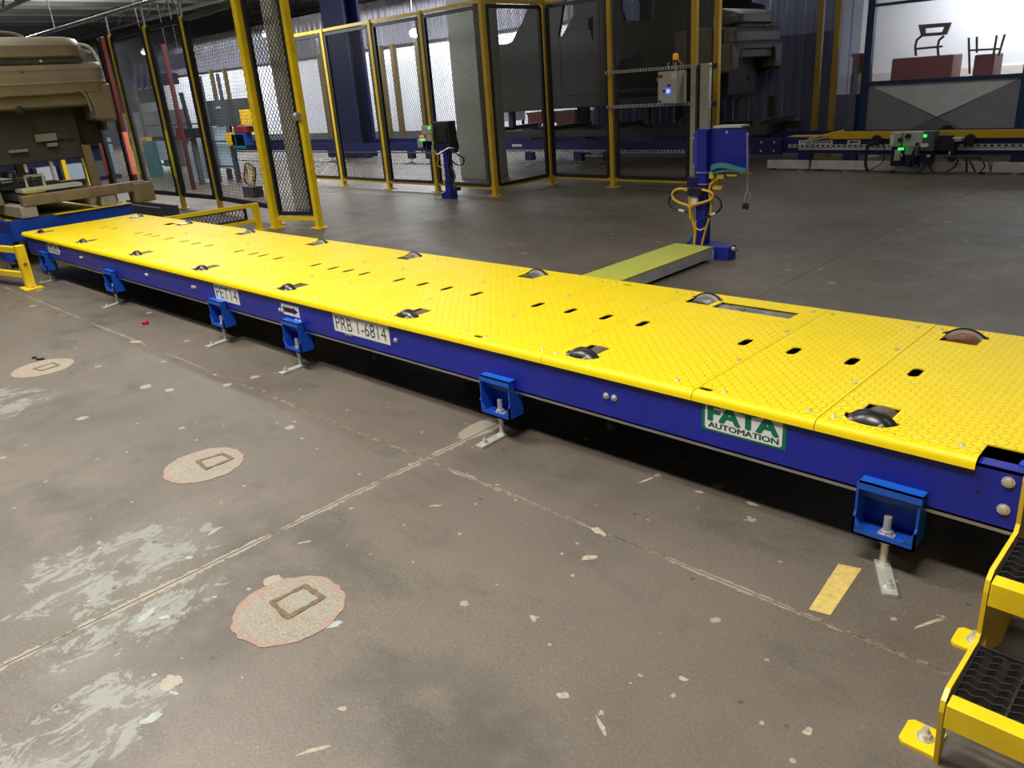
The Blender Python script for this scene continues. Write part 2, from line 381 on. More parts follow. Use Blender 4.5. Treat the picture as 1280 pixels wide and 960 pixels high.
def rough_disc(cx, cy, r, z0, z1, n=44, jit=.06, sx=1, sy=1, seed=1):
    rnd = random.Random(seed)
    pts = [(cx + sx * r * (1 + rnd.uniform(-jit, jit)) * math.cos(2 * PI * i / n), cy + sy * r * (1 + rnd.uniform(-jit, jit)) * math.sin(2 * PI * i / n)) for i in range(n)]
    return MB().prism(pts, 'XY', z0, z1)
def lettering(text, x0, x1, z0, z1, y, m, parent, bold=0, depth=.0006, name='lettering', fat=0):
    c = bpy.data.curves.new('tmp_text', 'FONT'); c.body = text; c.offset = bold; c.extrude = 0; c.resolution_u = 3
    o = bpy.data.objects.new('tmp_text', c); COL.objects.link(o)
    bpy.context.view_layer.update()
    me = bpy.data.meshes.new_from_object(o.evaluated_get(bpy.context.evaluated_depsgraph_get()))
    bpy.data.objects.remove(o); bpy.data.curves.remove(c)
    xs = [v.co.x for v in me.vertices]; ys = [v.co.y for v in me.vertices]
    a, b, cc, d = min(xs), max(xs), min(ys), max(ys)
    po = org(parent)
    for v in me.vertices:
        v.co = Vector((x0 + (v.co.x - a) / (b - a) * (x1 - x0), y, z0 + (v.co.y - cc) / (d - cc) * (z1 - z0))) - po
    if fat:   # heavier strokes: the same outlines set again a hair to either side
        vs = [v.co.copy() for v in me.vertices]; fs = [tuple(p.vertices) for p in me.polygons]; n = len(vs)
        me = bpy.data.meshes.new(name)
        me.from_pydata([v + Vector((dx, -.00005 * k, dz)) for k, (dx, dz) in enumerate(((-fat, 0), (0, fat * .5), (0, -fat * .5), (fat, 0)))for v in vs], [], [tuple(i + n * k for i in f) for k in range(4) for f in fs])
    me.materials.clear(); me.materials.append(m); me.name = name
    ob = bpy.data.objects.new(name, me); return link(ob, parent, po)

# ================================================================== SETTING
floor = struct(build(MB().box(-46, 8, -7, 30, -.16, -.012), 'floor', M_SUB))
xs = [-46, -27.9, -21.6, -15.3, -9.0, -2.685, 3.6, 8]; ys = [-7, -4.2, 2.05, 8.3, 14.55, 20.8, 30]; g = .0035
for i in range(len(xs) - 1):
    for j in range(len(ys) - 1):
        build(MB().box(xs[i] + g, xs[i + 1] - g, ys[j] + g, ys[j + 1] - g, -.1, 0), 'concrete_slab', M_FLOOR, floor)
jf = MB()
for x in xs[1:-1]: jf.box(x - g, x + g, -7, 30, -.05, -.002)
for y in ys[1:-1]: jf.box(-46, 8, y - g, y + g, -.05, -.0025)
build(jf, 'joint_filler', M_FILL, floor)['kind'] = 'stuff'

ceiling = struct(build(MB().box(-46, 8, -7, 30, 6.0, 6.15), 'ceiling', M_CEIL))
for x in [-44.6 + 2.6 * i for i in range(20)]:
    build(MB().box(x - .06, x + .06, -7, 30, 5.83, 6.0), 'joist', M_JOIST, ceiling)
for y in (3.2, 9.4, 15.6, 21.5):
    m = MB().box(-46, 8, y - .06, y + .06, 5.2, 5.3).box(-46, 8, y - .06, y + .06, 5.86, 5.98)
    for i in range(34): m.bar((-45 + 1.55 * i, y, 5.3), (-44.2 + 1.55 * i, y, 5.86), .05, .05); m.bar((-44.2 + 1.55 * i, y, 5.86), (-43.45 + 1.55 * i, y, 5.3), .05, .05)
    build(m, 'girder', M_JOIST, ceiling)
struct(build(MB().box(-46.2, -46, -7, 30, -.1, 6.2), 'wall_left', M_DARKW))
struct(build(MB().box(8, 8.2, -7, 30, -.1, 6.2), 'wall_right', M_DARKW))
struct(build(MB().box(-46, 8, -7.2, -7, -.1, 6.2), 'wall_front', M_DARKW))
struct(build(MB().box(-46, 8, 30, 30.2, -.1, 6.2), 'wall_back', M_DARKW))

# white partition far behind the fences, corrugated band above it
wp = struct(build(MB().box(-45, -12.2, 18.2, 18.3, .0, .35), 'wall_partition', M_DGREY))
x = -45
while x < -12.3:
    build(MB().box(x + .01, x + 1.36, 18.18, 18.24, .35, 3.1), 'wall_panel', M_WALLW, wp); x += 1.37
build(MB().box(-45, -12.2, 18.1, 18.2, 3.1, 3.16), 'top_rail', M_MBLACK, wp)
m = MB(); n = 480
rows = [[(-45 + 32.8 * i / n, 18.22 + .03 * math.sin(i * 1.3), z) for i in range(n + 1)] for z in (3.16, 4.6)]
M_BAND = mat('corrugated_band', (.17, .17, .20), .25, noise=.1, nscale=2)
build(m.grid(rows), 'corrugated_sheet', M_BAND, wp, fixn=False)
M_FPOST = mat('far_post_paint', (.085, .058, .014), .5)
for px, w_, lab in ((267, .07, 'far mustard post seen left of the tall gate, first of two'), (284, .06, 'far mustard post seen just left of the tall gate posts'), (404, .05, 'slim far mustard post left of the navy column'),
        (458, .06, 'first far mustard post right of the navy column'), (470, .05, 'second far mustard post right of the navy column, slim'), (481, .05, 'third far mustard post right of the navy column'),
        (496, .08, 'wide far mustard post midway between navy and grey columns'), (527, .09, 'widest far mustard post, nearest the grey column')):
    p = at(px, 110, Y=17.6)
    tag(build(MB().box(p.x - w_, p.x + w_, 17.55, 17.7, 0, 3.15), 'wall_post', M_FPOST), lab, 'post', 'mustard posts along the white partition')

# building columns
def column(name, x0, x1, y0, y1, m_, seg):
    o = struct(build(MB().box(x0, x1, y0, y1, 0, 5.0), name, m_, bevel=.01)); return o
column('column', -11.45, -10.75, 10.45, 11.05, M_COLG, 0)
column('column', -11.46, -11.16, 6.75, 6.95, mat('lit_column_paint', (.80, .78, .69), .5, noise=.08, nscale=2), 0)  # second column's grey brightened in place of the light falling on it
bc = struct(build(MB().box(-19.75, -18.75, 13.42, 13.5, 0, 5).box(-19.75, -18.75, 13.9, 13.98, 0, 5).box(-19.3, -19.2, 13.5, 13.9, 0, 5), 'column', M_DBLUE))

# right-hand booth wall: blue frame, hazy window, cross-broken sheet panel
YW = 15.0
bw = struct(build(MB().box(-5.66, -5.54, YW - .05, YW + .07, 0, 3.6).box(-3.2, -3.08, YW - .05, YW + .07, 0, 3.6).box(-.85, -.73, YW - .05, YW + .07, 0, 3.6)
    .box(-5.54, 3, YW - .04, YW + .06, 1.175, 1.235).box(-5.54, 3, YW - .04, YW + .06, 2.43, 2.475).box(-5.54, 3, YW - .04, YW + .06, 0, .06).box(-5.54, 3, YW - .04, YW + .06, 3.54, 3.6), 'wall_booth', mat('booth_frame_blue', (.018, .045, .12), .45)))
M_FC1 = mat('sheet_shade_dark', (.16, .16, .172), .45, noise=.1, nscale=4); M_FC2 = mat('sheet_shade_mid', (.27, .275, .30), .45, noise=.1, nscale=4); M_FC3 = mat('sheet_lit_top', (.66, .67, .70), .42, noise=.1, nscale=4)  # light and shade of the folded facets put into their greys
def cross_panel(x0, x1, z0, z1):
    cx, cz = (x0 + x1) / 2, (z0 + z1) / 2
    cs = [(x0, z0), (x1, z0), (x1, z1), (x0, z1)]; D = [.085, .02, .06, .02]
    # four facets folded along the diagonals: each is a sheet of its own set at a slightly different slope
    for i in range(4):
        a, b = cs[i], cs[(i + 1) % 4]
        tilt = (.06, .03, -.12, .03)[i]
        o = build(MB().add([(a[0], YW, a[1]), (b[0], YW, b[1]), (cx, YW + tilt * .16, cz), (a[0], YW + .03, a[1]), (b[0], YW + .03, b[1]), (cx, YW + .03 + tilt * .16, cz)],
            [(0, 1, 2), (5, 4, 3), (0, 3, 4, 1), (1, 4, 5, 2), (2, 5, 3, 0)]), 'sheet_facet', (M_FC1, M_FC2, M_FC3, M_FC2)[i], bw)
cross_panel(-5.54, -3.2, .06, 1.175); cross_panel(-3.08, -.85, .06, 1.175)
for x0, x1 in ((-5.54, -3.2), (-3.08, -.85)):
    for z0, z1 in ((1.235, 2.43), (2.475, 3.54)):
        build(MB().box(x0, x1, YW, YW + .012, z0, z1), 'window_pane', M_HAZY, bw)
bb = struct(build(MB().box(-9.5, 3, 19.4, 19.5, 0, 5), 'wall_booth_back', mat('booth_back_white', (.72, .73, .75), .6)))
struct(build(MB().box(-9.5, 3, 19.36, 19.4, .2, 1.28), 'trim_1', mat('booth_warm_band', (.60, .55, .51), .6)))
struct(build(MB().box(-9.6, -9.5, 15.2, 19.5, 0, 5), 'wall_booth_side', M_DARKW))

struct(build(MB().prism([(-6.6, 16.0), (-8.3, 19.4), (-8.36, 19.4), (-6.66, 16.0)], 'XY', 0, 5), 'wall_booth_end', M_DARKW))
struct(build(MB().box(-12.4, -6.6, 15.9, 16.0, 0, 2.15), 'wall_curtain_back', mat('curtain_back_navy', (.02, .025, .07), .5)))
struct(build(MB().box(-12.4, -6.6, 15.9, 16.0, 2.15, 5), 'wall_curtain_upper', mat('curtain_back_grey', (.30, .30, .34), .5)))
struct(build(MB().box(-6.6, -5.72, 15.9, 15.96, 0, 1.0), 'wall_curtain_low', MATS['curtain_back_navy']))
# strip curtain left of the booth wall
sc_ = thing('strip_curtain', (-7.5, 14.9, 0), 'clear plastic strip curtain hanging beside the hazy window wall', 'curtain')
build(MB().box(-12.2, -5.66, 14.85, 14.95, 3.45, 3.55), 'curtain_rail', M_DGREY, sc_)
x = -12.1; k = 0
while x < -5.75:
    rows = []
    for z in (.1, 1.2, 2.3, 3.45):
        rows.append([(x + .19 * j / 6, 14.9 + (.02 if k % 2 else 0) - .045 * math.sin(PI * j / 6) + .006 * math.sin(z * 3 + k), z) for j in range(7)])
    build(MB().grid(rows), 'plastic_strip', M_PVC, sc_, smooth=True, fixn=False); x += .172; k += 1
for px, lab in ((1023, 'mustard steel post before the strip curtain, first beyond the dark truck'), (1044, 'mustard steel post nearest the blue-framed window wall')):
    p = at(px, 80, Y=14.4)
    t = thing('support_post', (p.x, 14.4, 0), lab, 'post')
    build(MB().box(p.x - .045, p.x + .045, 14.355, 14.445, .012, 4.2), 'shaft', mat('dull_mustard', (.34, .22, .02), .45, noise=.15, nscale=5), t, bevel=.006)
    build(MB().box(p.x - .11, p.x + .11, 14.3, 14.5, 0, .012), 'foot_plate', M_POST, t)

# things seen through the hazy window
def cart(name, px0, px1, py0, py1, Y, lab):
    a, b = at(px0, py1, Y=Y), at(px1, py0, Y=Y)
    t = thing(name, ((a.x + b.x) / 2, Y + .3, 0), lab, 'cart')
    build(MB().box(a.x, b.x, Y, Y + .55, .12, b.z), 'bin', M_RED, t, bevel=.02)
    for sx in (a.x + .1, b.x - .1):
        for sy in (Y + .1, Y + .45): build(MB().cyl((sx - .02, sy, .06), (sx + .02, sy, .06), .06, 12).box(sx - .015, sx + .015, sy - .02, sy + .02, .06, .13), 'caster', M_MBLACK, t)
    return t, a, b
a, b = at(1064, 92, Y=16.3), at(1083, 66, Y=16.3)
t = thing('crate', ((a.x + b.x) / 2, 16.5, 0), 'orange-brown crate glimpsed through the strips beside the blue wall frame', 'crate')
MCR = mat('orange_crate', (.42, .16, .08), .6)
build(MB().box(a.x, b.x, 16.3, 16.7, a.z, b.z), 'crate_body', MCR, t, bevel=.02); build(MB().box(a.x, a.x + .06, 16.3, 16.7, 0, a.z).box(b.x - .06, b.x, 16.3, 16.7, 0, a.z), 'crate_leg', M_MBLACK, t); build(MB().box(a.x - .02, b.x + .02, 16.27, 16.3, b.z - .06, b.z), 'crate_rim', MCR, t)
t, a, b = cart('tool_cart', 1112, 1192, 68, 104, 15.9, 'dark red tool cart with a framed tray, seen through the hazy window')
zt = b.z
hb = MB()
for px in (1148, 1176):
    p = [at(px + dx, py, Y=16.05) for dx, py in ((-3, 70), (-4, 58), (-2, 50), (4, 45))]
    hb.tube([(q.x, 16.05, q.z) for q in p], .022, 8)
q0, q1 = at(1146, 61, Y=16.05), at(1178, 58, Y=16.05); hb.tube([q0, q1], .018, 8)
build(hb, 'tray_support', M_MBLACK, t)
M_TRAY = mat('brown_tray_frame', (.13, .045, .035), .5)
fq = [[at(x, y, Y=16.0) for x, y in r] for r in (((1148.5, 31), (1189.5, 28), (1183.5, 43.5), (1152, 46)), ((1157, 35.5), (1181, 33.5), (1178, 40), (1157, 41.5)))]
vs = [(p.x, 15.97 + d_, p.z) for d_ in (0, .06) for r in fq for p in r]
build(MB().add(vs, [q for i in range(4) for q in ((i, (i + 1) % 4, (i + 1) % 4 + 4, i + 4), (i + 8, i + 12, (i + 1) % 4 + 12, (i + 1) % 4 + 8), (i, i + 8, (i + 1) % 4 + 8, (i + 1) % 4), (i + 4, (i + 1) % 4 + 4, (i + 1) % 4 + 12, i + 12))]), 'tray_frame', M_TRAY, t)
t, a, b = cart('hand_cart', 1215, 1244, 67, 94, 15.9, 'small red bin cart with four bare uprights behind the hazy window')
for (pxa, pya, pxb, pyb) in ((1212, 92, 1211, 47), (1221, 66, 1221, 46), (1242, 68, 1246, 44), (1248, 70, 1256, 43)):
    p, q = at(pxa, pya, Y=15.88), at(pxb, pyb, Y=15.88); build(MB().cyl(p, q, .018, 8), 'upright', M_MBLACK, t)
p, q = at(1211, 63, Y=15.88), at(1251, 61, Y=15.88); build(MB().cyl(p, q, .016, 8), 'crossbar', M_MBLACK, t)

# ------------------------------------------------------------------ floor marks
def patch(cx, cy, r, corners, lab, seed, pink):
    t = thing('floor_patch', (cx, cy, 0), lab, 'floor patch', 'round concrete patches in the floor')
    build(rough_disc(cx, cy, r, -.002, .0022, 48, .035, 1, 1, seed), 'repair_disc', M_REPAIR, t)
    rnd = random.Random(seed + 3)
    cs = [at(*c, Z=0) for c in corners]; gm = MB()
    for i in range(4):
        a, b = cs[i], cs[(i + 1) % 4]; N = 7
        d = (b - a).normalized(); nrm = Vector((-d.y, d.x, 0)); pr = None
        L_, R_ = [], []
        for j in range(N + 1):
            c = a + (b - a) * (j / N) + (d * (.006 if j == N else (-.006 if j == 0 else 0)))
            wv = .009 + rnd.uniform(-.0035, .004); L_.append((c + nrm * wv)[:2]); R_.append((c - nrm * wv)[:2])
        gm.prism(L_ + R_[::-1], 'XY', .001, .0042 + .0004 * i)
    build(gm, 'groove_outline', M_GROOVE, t)
patch(-2.185, 1.0, .192, [(340, 754), (381, 733), (404, 748), (360, 773)], 'nearest round concrete patch with a pink rim and brown outlined rectangle', 3, 1.0)
patch(-3.555, 1.352, .19, [(247, 577), (278, 568), (291, 574), (258, 587)], 'middle round concrete patch with a faint pink rim, between the other two', 5, .6)
patch(-6.09, 1.37, .20, [(43, 461), (66, 454), (74, 457), (51, 464)], 'farthest round concrete patch, beside the small black scrap', 8, 1.0)
rnd = random.Random(11)
M_FLK1 = mat('pale_blue_flake', (.33, .36, .35), .7, noise=.15, nscale=40); M_FLK2 = mat('beige_chip', (.36, .31, .24), .85, noise=.3, nscale=60)
for px, py, ra, rb, ang, mm in ((416, 781, .040, .016, 60, M_FLK1), (192, 897, .035, .022, 70, M_FLK1), (218, 866, .022, .008, 20, M_FLK1), (185, 768, .045, .018, 120, M_FLK1), (205, 772, .02, .012, 60, M_FLK1), (268, 664, .045, .008, 100, M_FLK1), (237, 697, .02, .012, 40, M_FLK1),
        (737, 697, .036, .016, 60, M_FLK2), (667, 773, .022, .012, 150, M_FLK2), (392, 938, .05, .008, 62, M_FLK2), (705, 870, .022, .014, 20, M_FLK2), (752, 908, .04, .008, 150, M_FLK2), (1010, 915, .02, .013, 80, M_FLK2), (855, 849, .016, .01, 10, M_FLK2), (748, 664, .05, .016, 165, M_FLK2), (428, 886, .014, .008, 40, M_FLK2), (380, 678, .03, .006, 60, M_FLK2), (940, 630, .028, .014, 0, M_FLK2), (874, 615, .022, .01, 20, M_FLK2), (1158, 780, .06, .006, 65, M_FLK2), (545, 632, .03, .006, 40, M_FLK2), (808, 600, .05, .007, 75, M_FLK2), (205, 452, .03, .02, 20, M_FLK2), (170, 427, .06, .03, 30, M_FLK2), (1235, 735, .02, .006, 70, M_FLK2)):
    c = at(px, py, Z=0); A_ = math.radians(ang); n = 11; pts = []
    for i in range(n):
        q = 2 * PI * i / n; k_ = rnd.uniform(.6, 1.15); u, v = ra * k_ * math.cos(q), rb * k_ * math.sin(q)
        pts.append((c.x + u * math.cos(A_) - v * math.sin(A_), c.y + u * math.sin(A_) + v * math.cos(A_)))
    build(MB().prism(pts, 'XY', -.001, .0008), 'surface_chip', mm, floor)
tp = [at(*p, Z=0) for p in ((1048, 705), (1077, 711), (1038, 769), (1011, 762))]
tag(build(MB().prism([(p.x, p.y) for p in tp], 'XY', 0, .0012), 'floor_tape', M_TAPE), 'short faded yellow tape strip on the floor by the nearest conveyor foot', 'floor marking')
p = at(182, 405, Z=0)
t = thing('plastic_cap', (p.x, p.y, 0), 'tiny red plastic cap lying on the floor under the second leg', 'cap')
build(MB().lathe([(.022, 0), (.026, .005), (.026, .022), (.014, .026)], p, 14), 'shell', mat('red_plastic', (.45, .015, .03), .35), t, smooth=True)
build(MB().box(p.x + .03, p.x + .06, p.y - .006, p.y + .006, .002, .01), 'tab', MATS['red_plastic'], t)
p = at(47, 449, Z=0)
tag(build(MB().tube([(p.x - .05, p.y - .02, .008), (p.x - .01, p.y, .014), (p.x + .03, p.y - .01, .008), (p.x + .06, p.y + .03, .008)], .007, 6), 'rubber_scrap', M_MBLACK), 'small black rubber scrap on the floor beside the farthest round patch', 'scrap')

# ================================================================== MAIN CONVEYOR
ZD = .45; YN, YF = 2.524, 3.894
cv = thing('roller_conveyor', (-4.7, 3.2, .05), 'long navy skid conveyor covered with bright yellow tread plates', 'conveyor')
seams = [-10.392, -9.1, -8.0, -6.72, -5.6, -4.92, -4.45, -3.61, -2.885, -2.335, -1.525, -1.021, 1.05]
wheels = [-.868, -2.175, -3.465, -4.765, -6.06, -7.345, -8.73, -10.07]
slots = [-.894, -1.146, -1.403, -1.638, -2.214, -2.449, -2.694, -2.94, -3.451, -3.729, -3.97, -4.22, -4.62, -4.82, -5.011, -5.25, -5.804, -6.055, -6.21, -6.464, -7.041, -7.30, -7.55, -7.897, -8.224, -8.421, -8.65, -9.35, -9.6]
def rrect(x0, x1, y0, y1, r, n=4):
    o = []
    for cx, cy, a in ((x1 - r, y0 + r, -PI / 2), (x1 - r, y1 - r, 0), (x0 + r, y1 - r, PI / 2), (x0 + r, y0 + r, PI)):
        o += [(cx + r * math.cos(a + PI / 2 * i / n), cy + r * math.sin(a + PI / 2 * i / n)) for i in range(n + 1)]
    return o
def near_hole(x):
    arc = [(x + .094 * math.cos(PI + PI * i / 12), 2.657 - .066 * math.sin(PI * i / 12)) for i in range(13)]
    return arc + [(x + .094, 2.668), (x + .056, 2.668), (x + .056, 2.79), (x - .056, 2.79), (x - .056, 2.668), (x - .094, 2.668)]
def far_hole(x):
    arc = [(x + .094 * math.cos(PI * i / 12), 3.765 + .062 * math.sin(PI * i / 12)) for i in range(13)]
    return arc + [(x - .094, 3.75), (x - .075, 3.75), (x - .075, 3.645), (x + .075, 3.645), (x + .075, 3.75), (x + .094, 3.75)]
def sheet(outer, holes, z, th):
    bm = bmesh.new(); es = []
    for lp in [outer] + holes:
        vs = [bm.verts.new((x, y, z)) for x, y in lp]
        es += [bm.edges.new((vs[i], vs[(i + 1) % len(vs)])) for i in range(len(vs))]
    bmesh.ops.triangle_fill(bm, use_beauty=True, use_dissolve=False, edges=es, normal=(0, 0, 1))
    r = bmesh.ops.extrude_face_region(bm, geom=bm.faces[:])
    bmesh.ops.translate(bm, vec=(0, 0, -th), verts=[v for v in r['geom'] if isinstance(v, bmesh.types.BMVert)])
    bmesh.ops.recalc_face_normals(bm, faces=bm.faces)
    mb = MB(); bm.verts.index_update(); mb.add([v.co[:] for v in bm.verts], [tuple(v.index for v in f.verts) for f in bm.faces]); bm.free(); return mb
screw0 = None
ovals = [-2.81, -1.49, -4.42]; fovals = [-1.553, -2.75]
for i in range(len(seams) - 1):
    x0, x1 = seams[i] + .0016, seams[i + 1] - .0016; last = i == len(seams) - 2
    y0 = YN + .036
    outer = [(x0, y0), (x1, y0), (x1, YF - .03), (x0, YF - .03)]
    lx1 = x1
    if last: lx1 = -.503; outer = [(x0, y0), (-.503, y0), (-.503, 2.66), (x1, 2.66), (x1, YF - .03), (x0, YF - .03)]
    holes = [near_hole(x) for x in wheels if x0 + .1 < x < x1 - .1] + [far_hole(x) for x in wheels if x0 + .1 < x < x1 - .1]
    holes += [rrect(x - .022, x + .022, 3.138, 3.243, .021) for x in slots if x0 + .03 < x < x1 - .03]
    holes += [rrect(x - .03, x + .03, 2.57, 2.598, .0135) for x in ovals if x0 + .031 < x < x1 - .031]
    holes += [rrect(x - .03, x + .03, 3.79, 3.815, .012) for x in fovals if x0 + .031 < x < x1 - .031]
    if x0 < -1.8 < x1: holes.append([(-2.068, 3.625), (-1.63, 3.625), (-1.63, 3.745), (-2.068, 3.745)])
    if x0 < -9.0 < x1 or x0 < -8.9 < x1: holes.append([(-9.0, 3.60), (-8.86, 3.60), (-8.86, 3.70), (-9.0, 3.70)])
    mb = sheet(outer, holes, ZD, .005)
    # rolled lips front and back
    prof = [(y0, ZD)] + [(y0 - .03 * math.sin(a), ZD - .03 + .03 * math.cos(a)) for a in [PI / 2 * j / 5 for j in range(1, 6)]] + [(y0 - .031, .411)]
    back = [(y0 - .026, .411)] + [(y0 - .025 * math.sin(a), ZD - .03 + .025 * math.cos(a)) for a in [PI / 2 * j / 5 for j in range(5, -1, -1)]]
    mb.prism(prof + back, 'YZ', x0, lx1)
    pf = [(2 * YF - .03 - (p[0] - y0) - YF, p[1]) for p in prof]; bf = [(2 * YF - .03 - (p[0] - y0) - YF, p[1]) for p in back]
    mb.prism(pf + bf, 'YZ', x0, x1)
    pl = build(mb, 'deck_plate', M_DECK, cv, origin=((x0 + x1) / 2, 3.2, ZD), smooth=True)
    ov = any(x0 < x < x0 + .1 for x in ovals)
    for sx, sy in ((x0 + (.11 if ov else .04), 2.597), (x0 + .04, 3.803), (x1 - (.11 if -1.6 < x1 < -1.4 else .05), 2.605), (x1 - .022, 2.955), (x1 - .024, 3.43), (x1 - .055, 3.792)):
        if last and sx > -.5: sx = -.565; 
        if last and sy > 2.7 and sx < -.5 and sx - x0 > .05: continue
        if screw0 is None:
            screw0 = build(MB().lathe([(.0115, 0), (.0115, .002), (.008, .005), (.003, .0062)], (sx, sy, ZD), 10), 'screw', M_ZINC, pl, origin=(sx, sy, ZD), smooth=True)
        else: inst(screw0, pl, (sx, sy, ZD))
# wheels
def wheel(x, near, rust=False):
    za, R, d = .369, .113, .068; r_ = build(MB().lathe([(.04, 0), (.04, .02)], (x, 2.75 if near else 3.67, za), 16, 'Y'), 'roller_wheel', M_STEEL, cv, origin=(x, 2.7 if near else 3.7, za))
    if near:
        prof = [(R, .0)] + [(R * math.cos(a), -d * math.sin(a)) for a in [PI / 2 * j / 9 for j in range(10)]]
        f = build(MB().lathe([(R, .012)] + prof[:-1] + [(.002, -d)], (x, 2.655, za), 40, 'Y'), 'wheel_flange', M_BLACK, r_, smooth=True)
        build(MB().lathe([(.082, 0), (.082, .118)], (x, 2.668, za), 32, 'Y'), 'wheel_tread', mat('dull_wheel_tread', (.16, .12, .10), .45, .4, noise=.4, nscale=25), r_, smooth=True)
        for bx in (-.055, .05): build(MB().cyl((x + bx, 2.598 + (.012 if bx > 0 else .012), .452), (x + bx, 2.59, .452), .008, 8), 'flange_bolt', M_ZINC, r_)
    else:
        prof = [(R * math.cos(a), d * math.sin(a)) for a in [PI / 2 * j / 9 for j in range(9)]] + [(.002, d)]
        build(MB().lathe(prof, (x, 3.772, za), 40, 'Y'), 'wheel_flange', M_BLACK, r_, smooth=True)
        build(MB().lathe([(.04, -.004), (R - .008, -.004), (R - .008, 0)], (x, 3.772, za), 40, 'Y'), 'flange_face', mat('worn_flange_face', (.46, .45, .45), .35, .4, noise=.2, nscale=20), r_)
        build(MB().lathe([(.092, 0), (.092, .095)], (x, 3.672, za), 32, 'Y'), 'wheel_tread', M_RUST if rust else M_STEEL, r_, smooth=True)
for i, x in enumerate(wheels): wheel(x, True); wheel(x, False, i == 0)
build(MB().box(-2.06, -1.6, 3.60, 3.78, .432, .438).box(-2.0, -1.64, 3.69, 3.70, .438, .446), 'inner_guide', M_STEEL, cv)
build(MB().box(-10.2, .9, 2.61, 3.81, .24, .245), 'slot_shade_sheet', M_MBLACK, cv)  # black sheet added under the deck to keep the slots dark
# side beams: C channels with an aluminium strip below
def beam(y, s):
    m = MB().box(-10.32, 1.0, y, y + s * .008, .222, .428) if s > 0 else MB().box(-10.32, 1.0, y - .008, y, .222, .428)
    a, b = (y, y + .06) if s > 0 else (y - .06, y)
    m.box(-10.32, 1.0, a, b, .42, .428).box(-10.32, 1.0, a, b, .222, .23)
    return build(m, 'side_beam', M_NAVY, cv)
sb = beam(2.545, 1); beam(3.872, -1)
build(MB().box(-10.32, 1.0, 2.553, 2.60, .205, .222), 'bottom_strip', M_ALU, cv)
build(MB().box(-.40, .5, 2.60, 2.64, .40, .432), 'slide_rail', M_BLUE, cv)
for x in (-9.6, -8.0, -6.3, -4.0, -2.35, -1.2, .4): build(MB().box(x - .04, x + .04, 2.605, 3.812, .26, .36), 'cross_member', M_DBLUE, cv)
bolt0 = None
def bolt(x, z, r=.011, y=2.545):
    global bolt0
    o = build(MB().lathe([(r * 1.45, -.0005), (r * 1.45, -.003), (r, -.0035), (r * .95, -.010), (r * .5, -.013)], (x, y, z), 10, 'Y'), 'bolt', M_ZINC, sb, origin=(x, y, z), smooth=True)
for x in (-1.965, -1.921, -3.47, -4.735, -4.70, -6.06, -6.02, -6.96, -6.93, -8.57, -8.54, -9.2): bolt(x, .325)
for x, z in ((-4.545, .276), (-4.50, .276), (-3.96, .287), (-3.92, .287)): bolt(x, z)
for z in (.409 - .018, .294): bolt(-.41, z, .0135)
for x, z in ((-.489, .33), (-2.22, .34), (-1.77, .315)): build(MB().cyl((x, 2.5445, z), (x, 2.56, z), .007, 10), 'bolt_hole', M_MBLACK, sb)
for px, py in ((770, 526), (590, 478), (474, 441)):   # galvanised hangers under the deck
    p = at(px, py, Y=2.95); build(MB().box(p.x - .02, p.x + .02, 2.9, 3.3, p.z, p.z + .018).box(p.x - .02, p.x + .02, 2.9, 2.918, p.z - .05, p.z + .018).box(p.x - .02, p.x + .02, 3.28, 3.3, p.z, .27), 'tray_hanger', M_ALU, cv)
# end crossbeam at the far end of the deck
build(MB().box(-10.36, -10.32, 2.56, 3.86, .25, .40), 'end_plate', M_NAVY, cv)
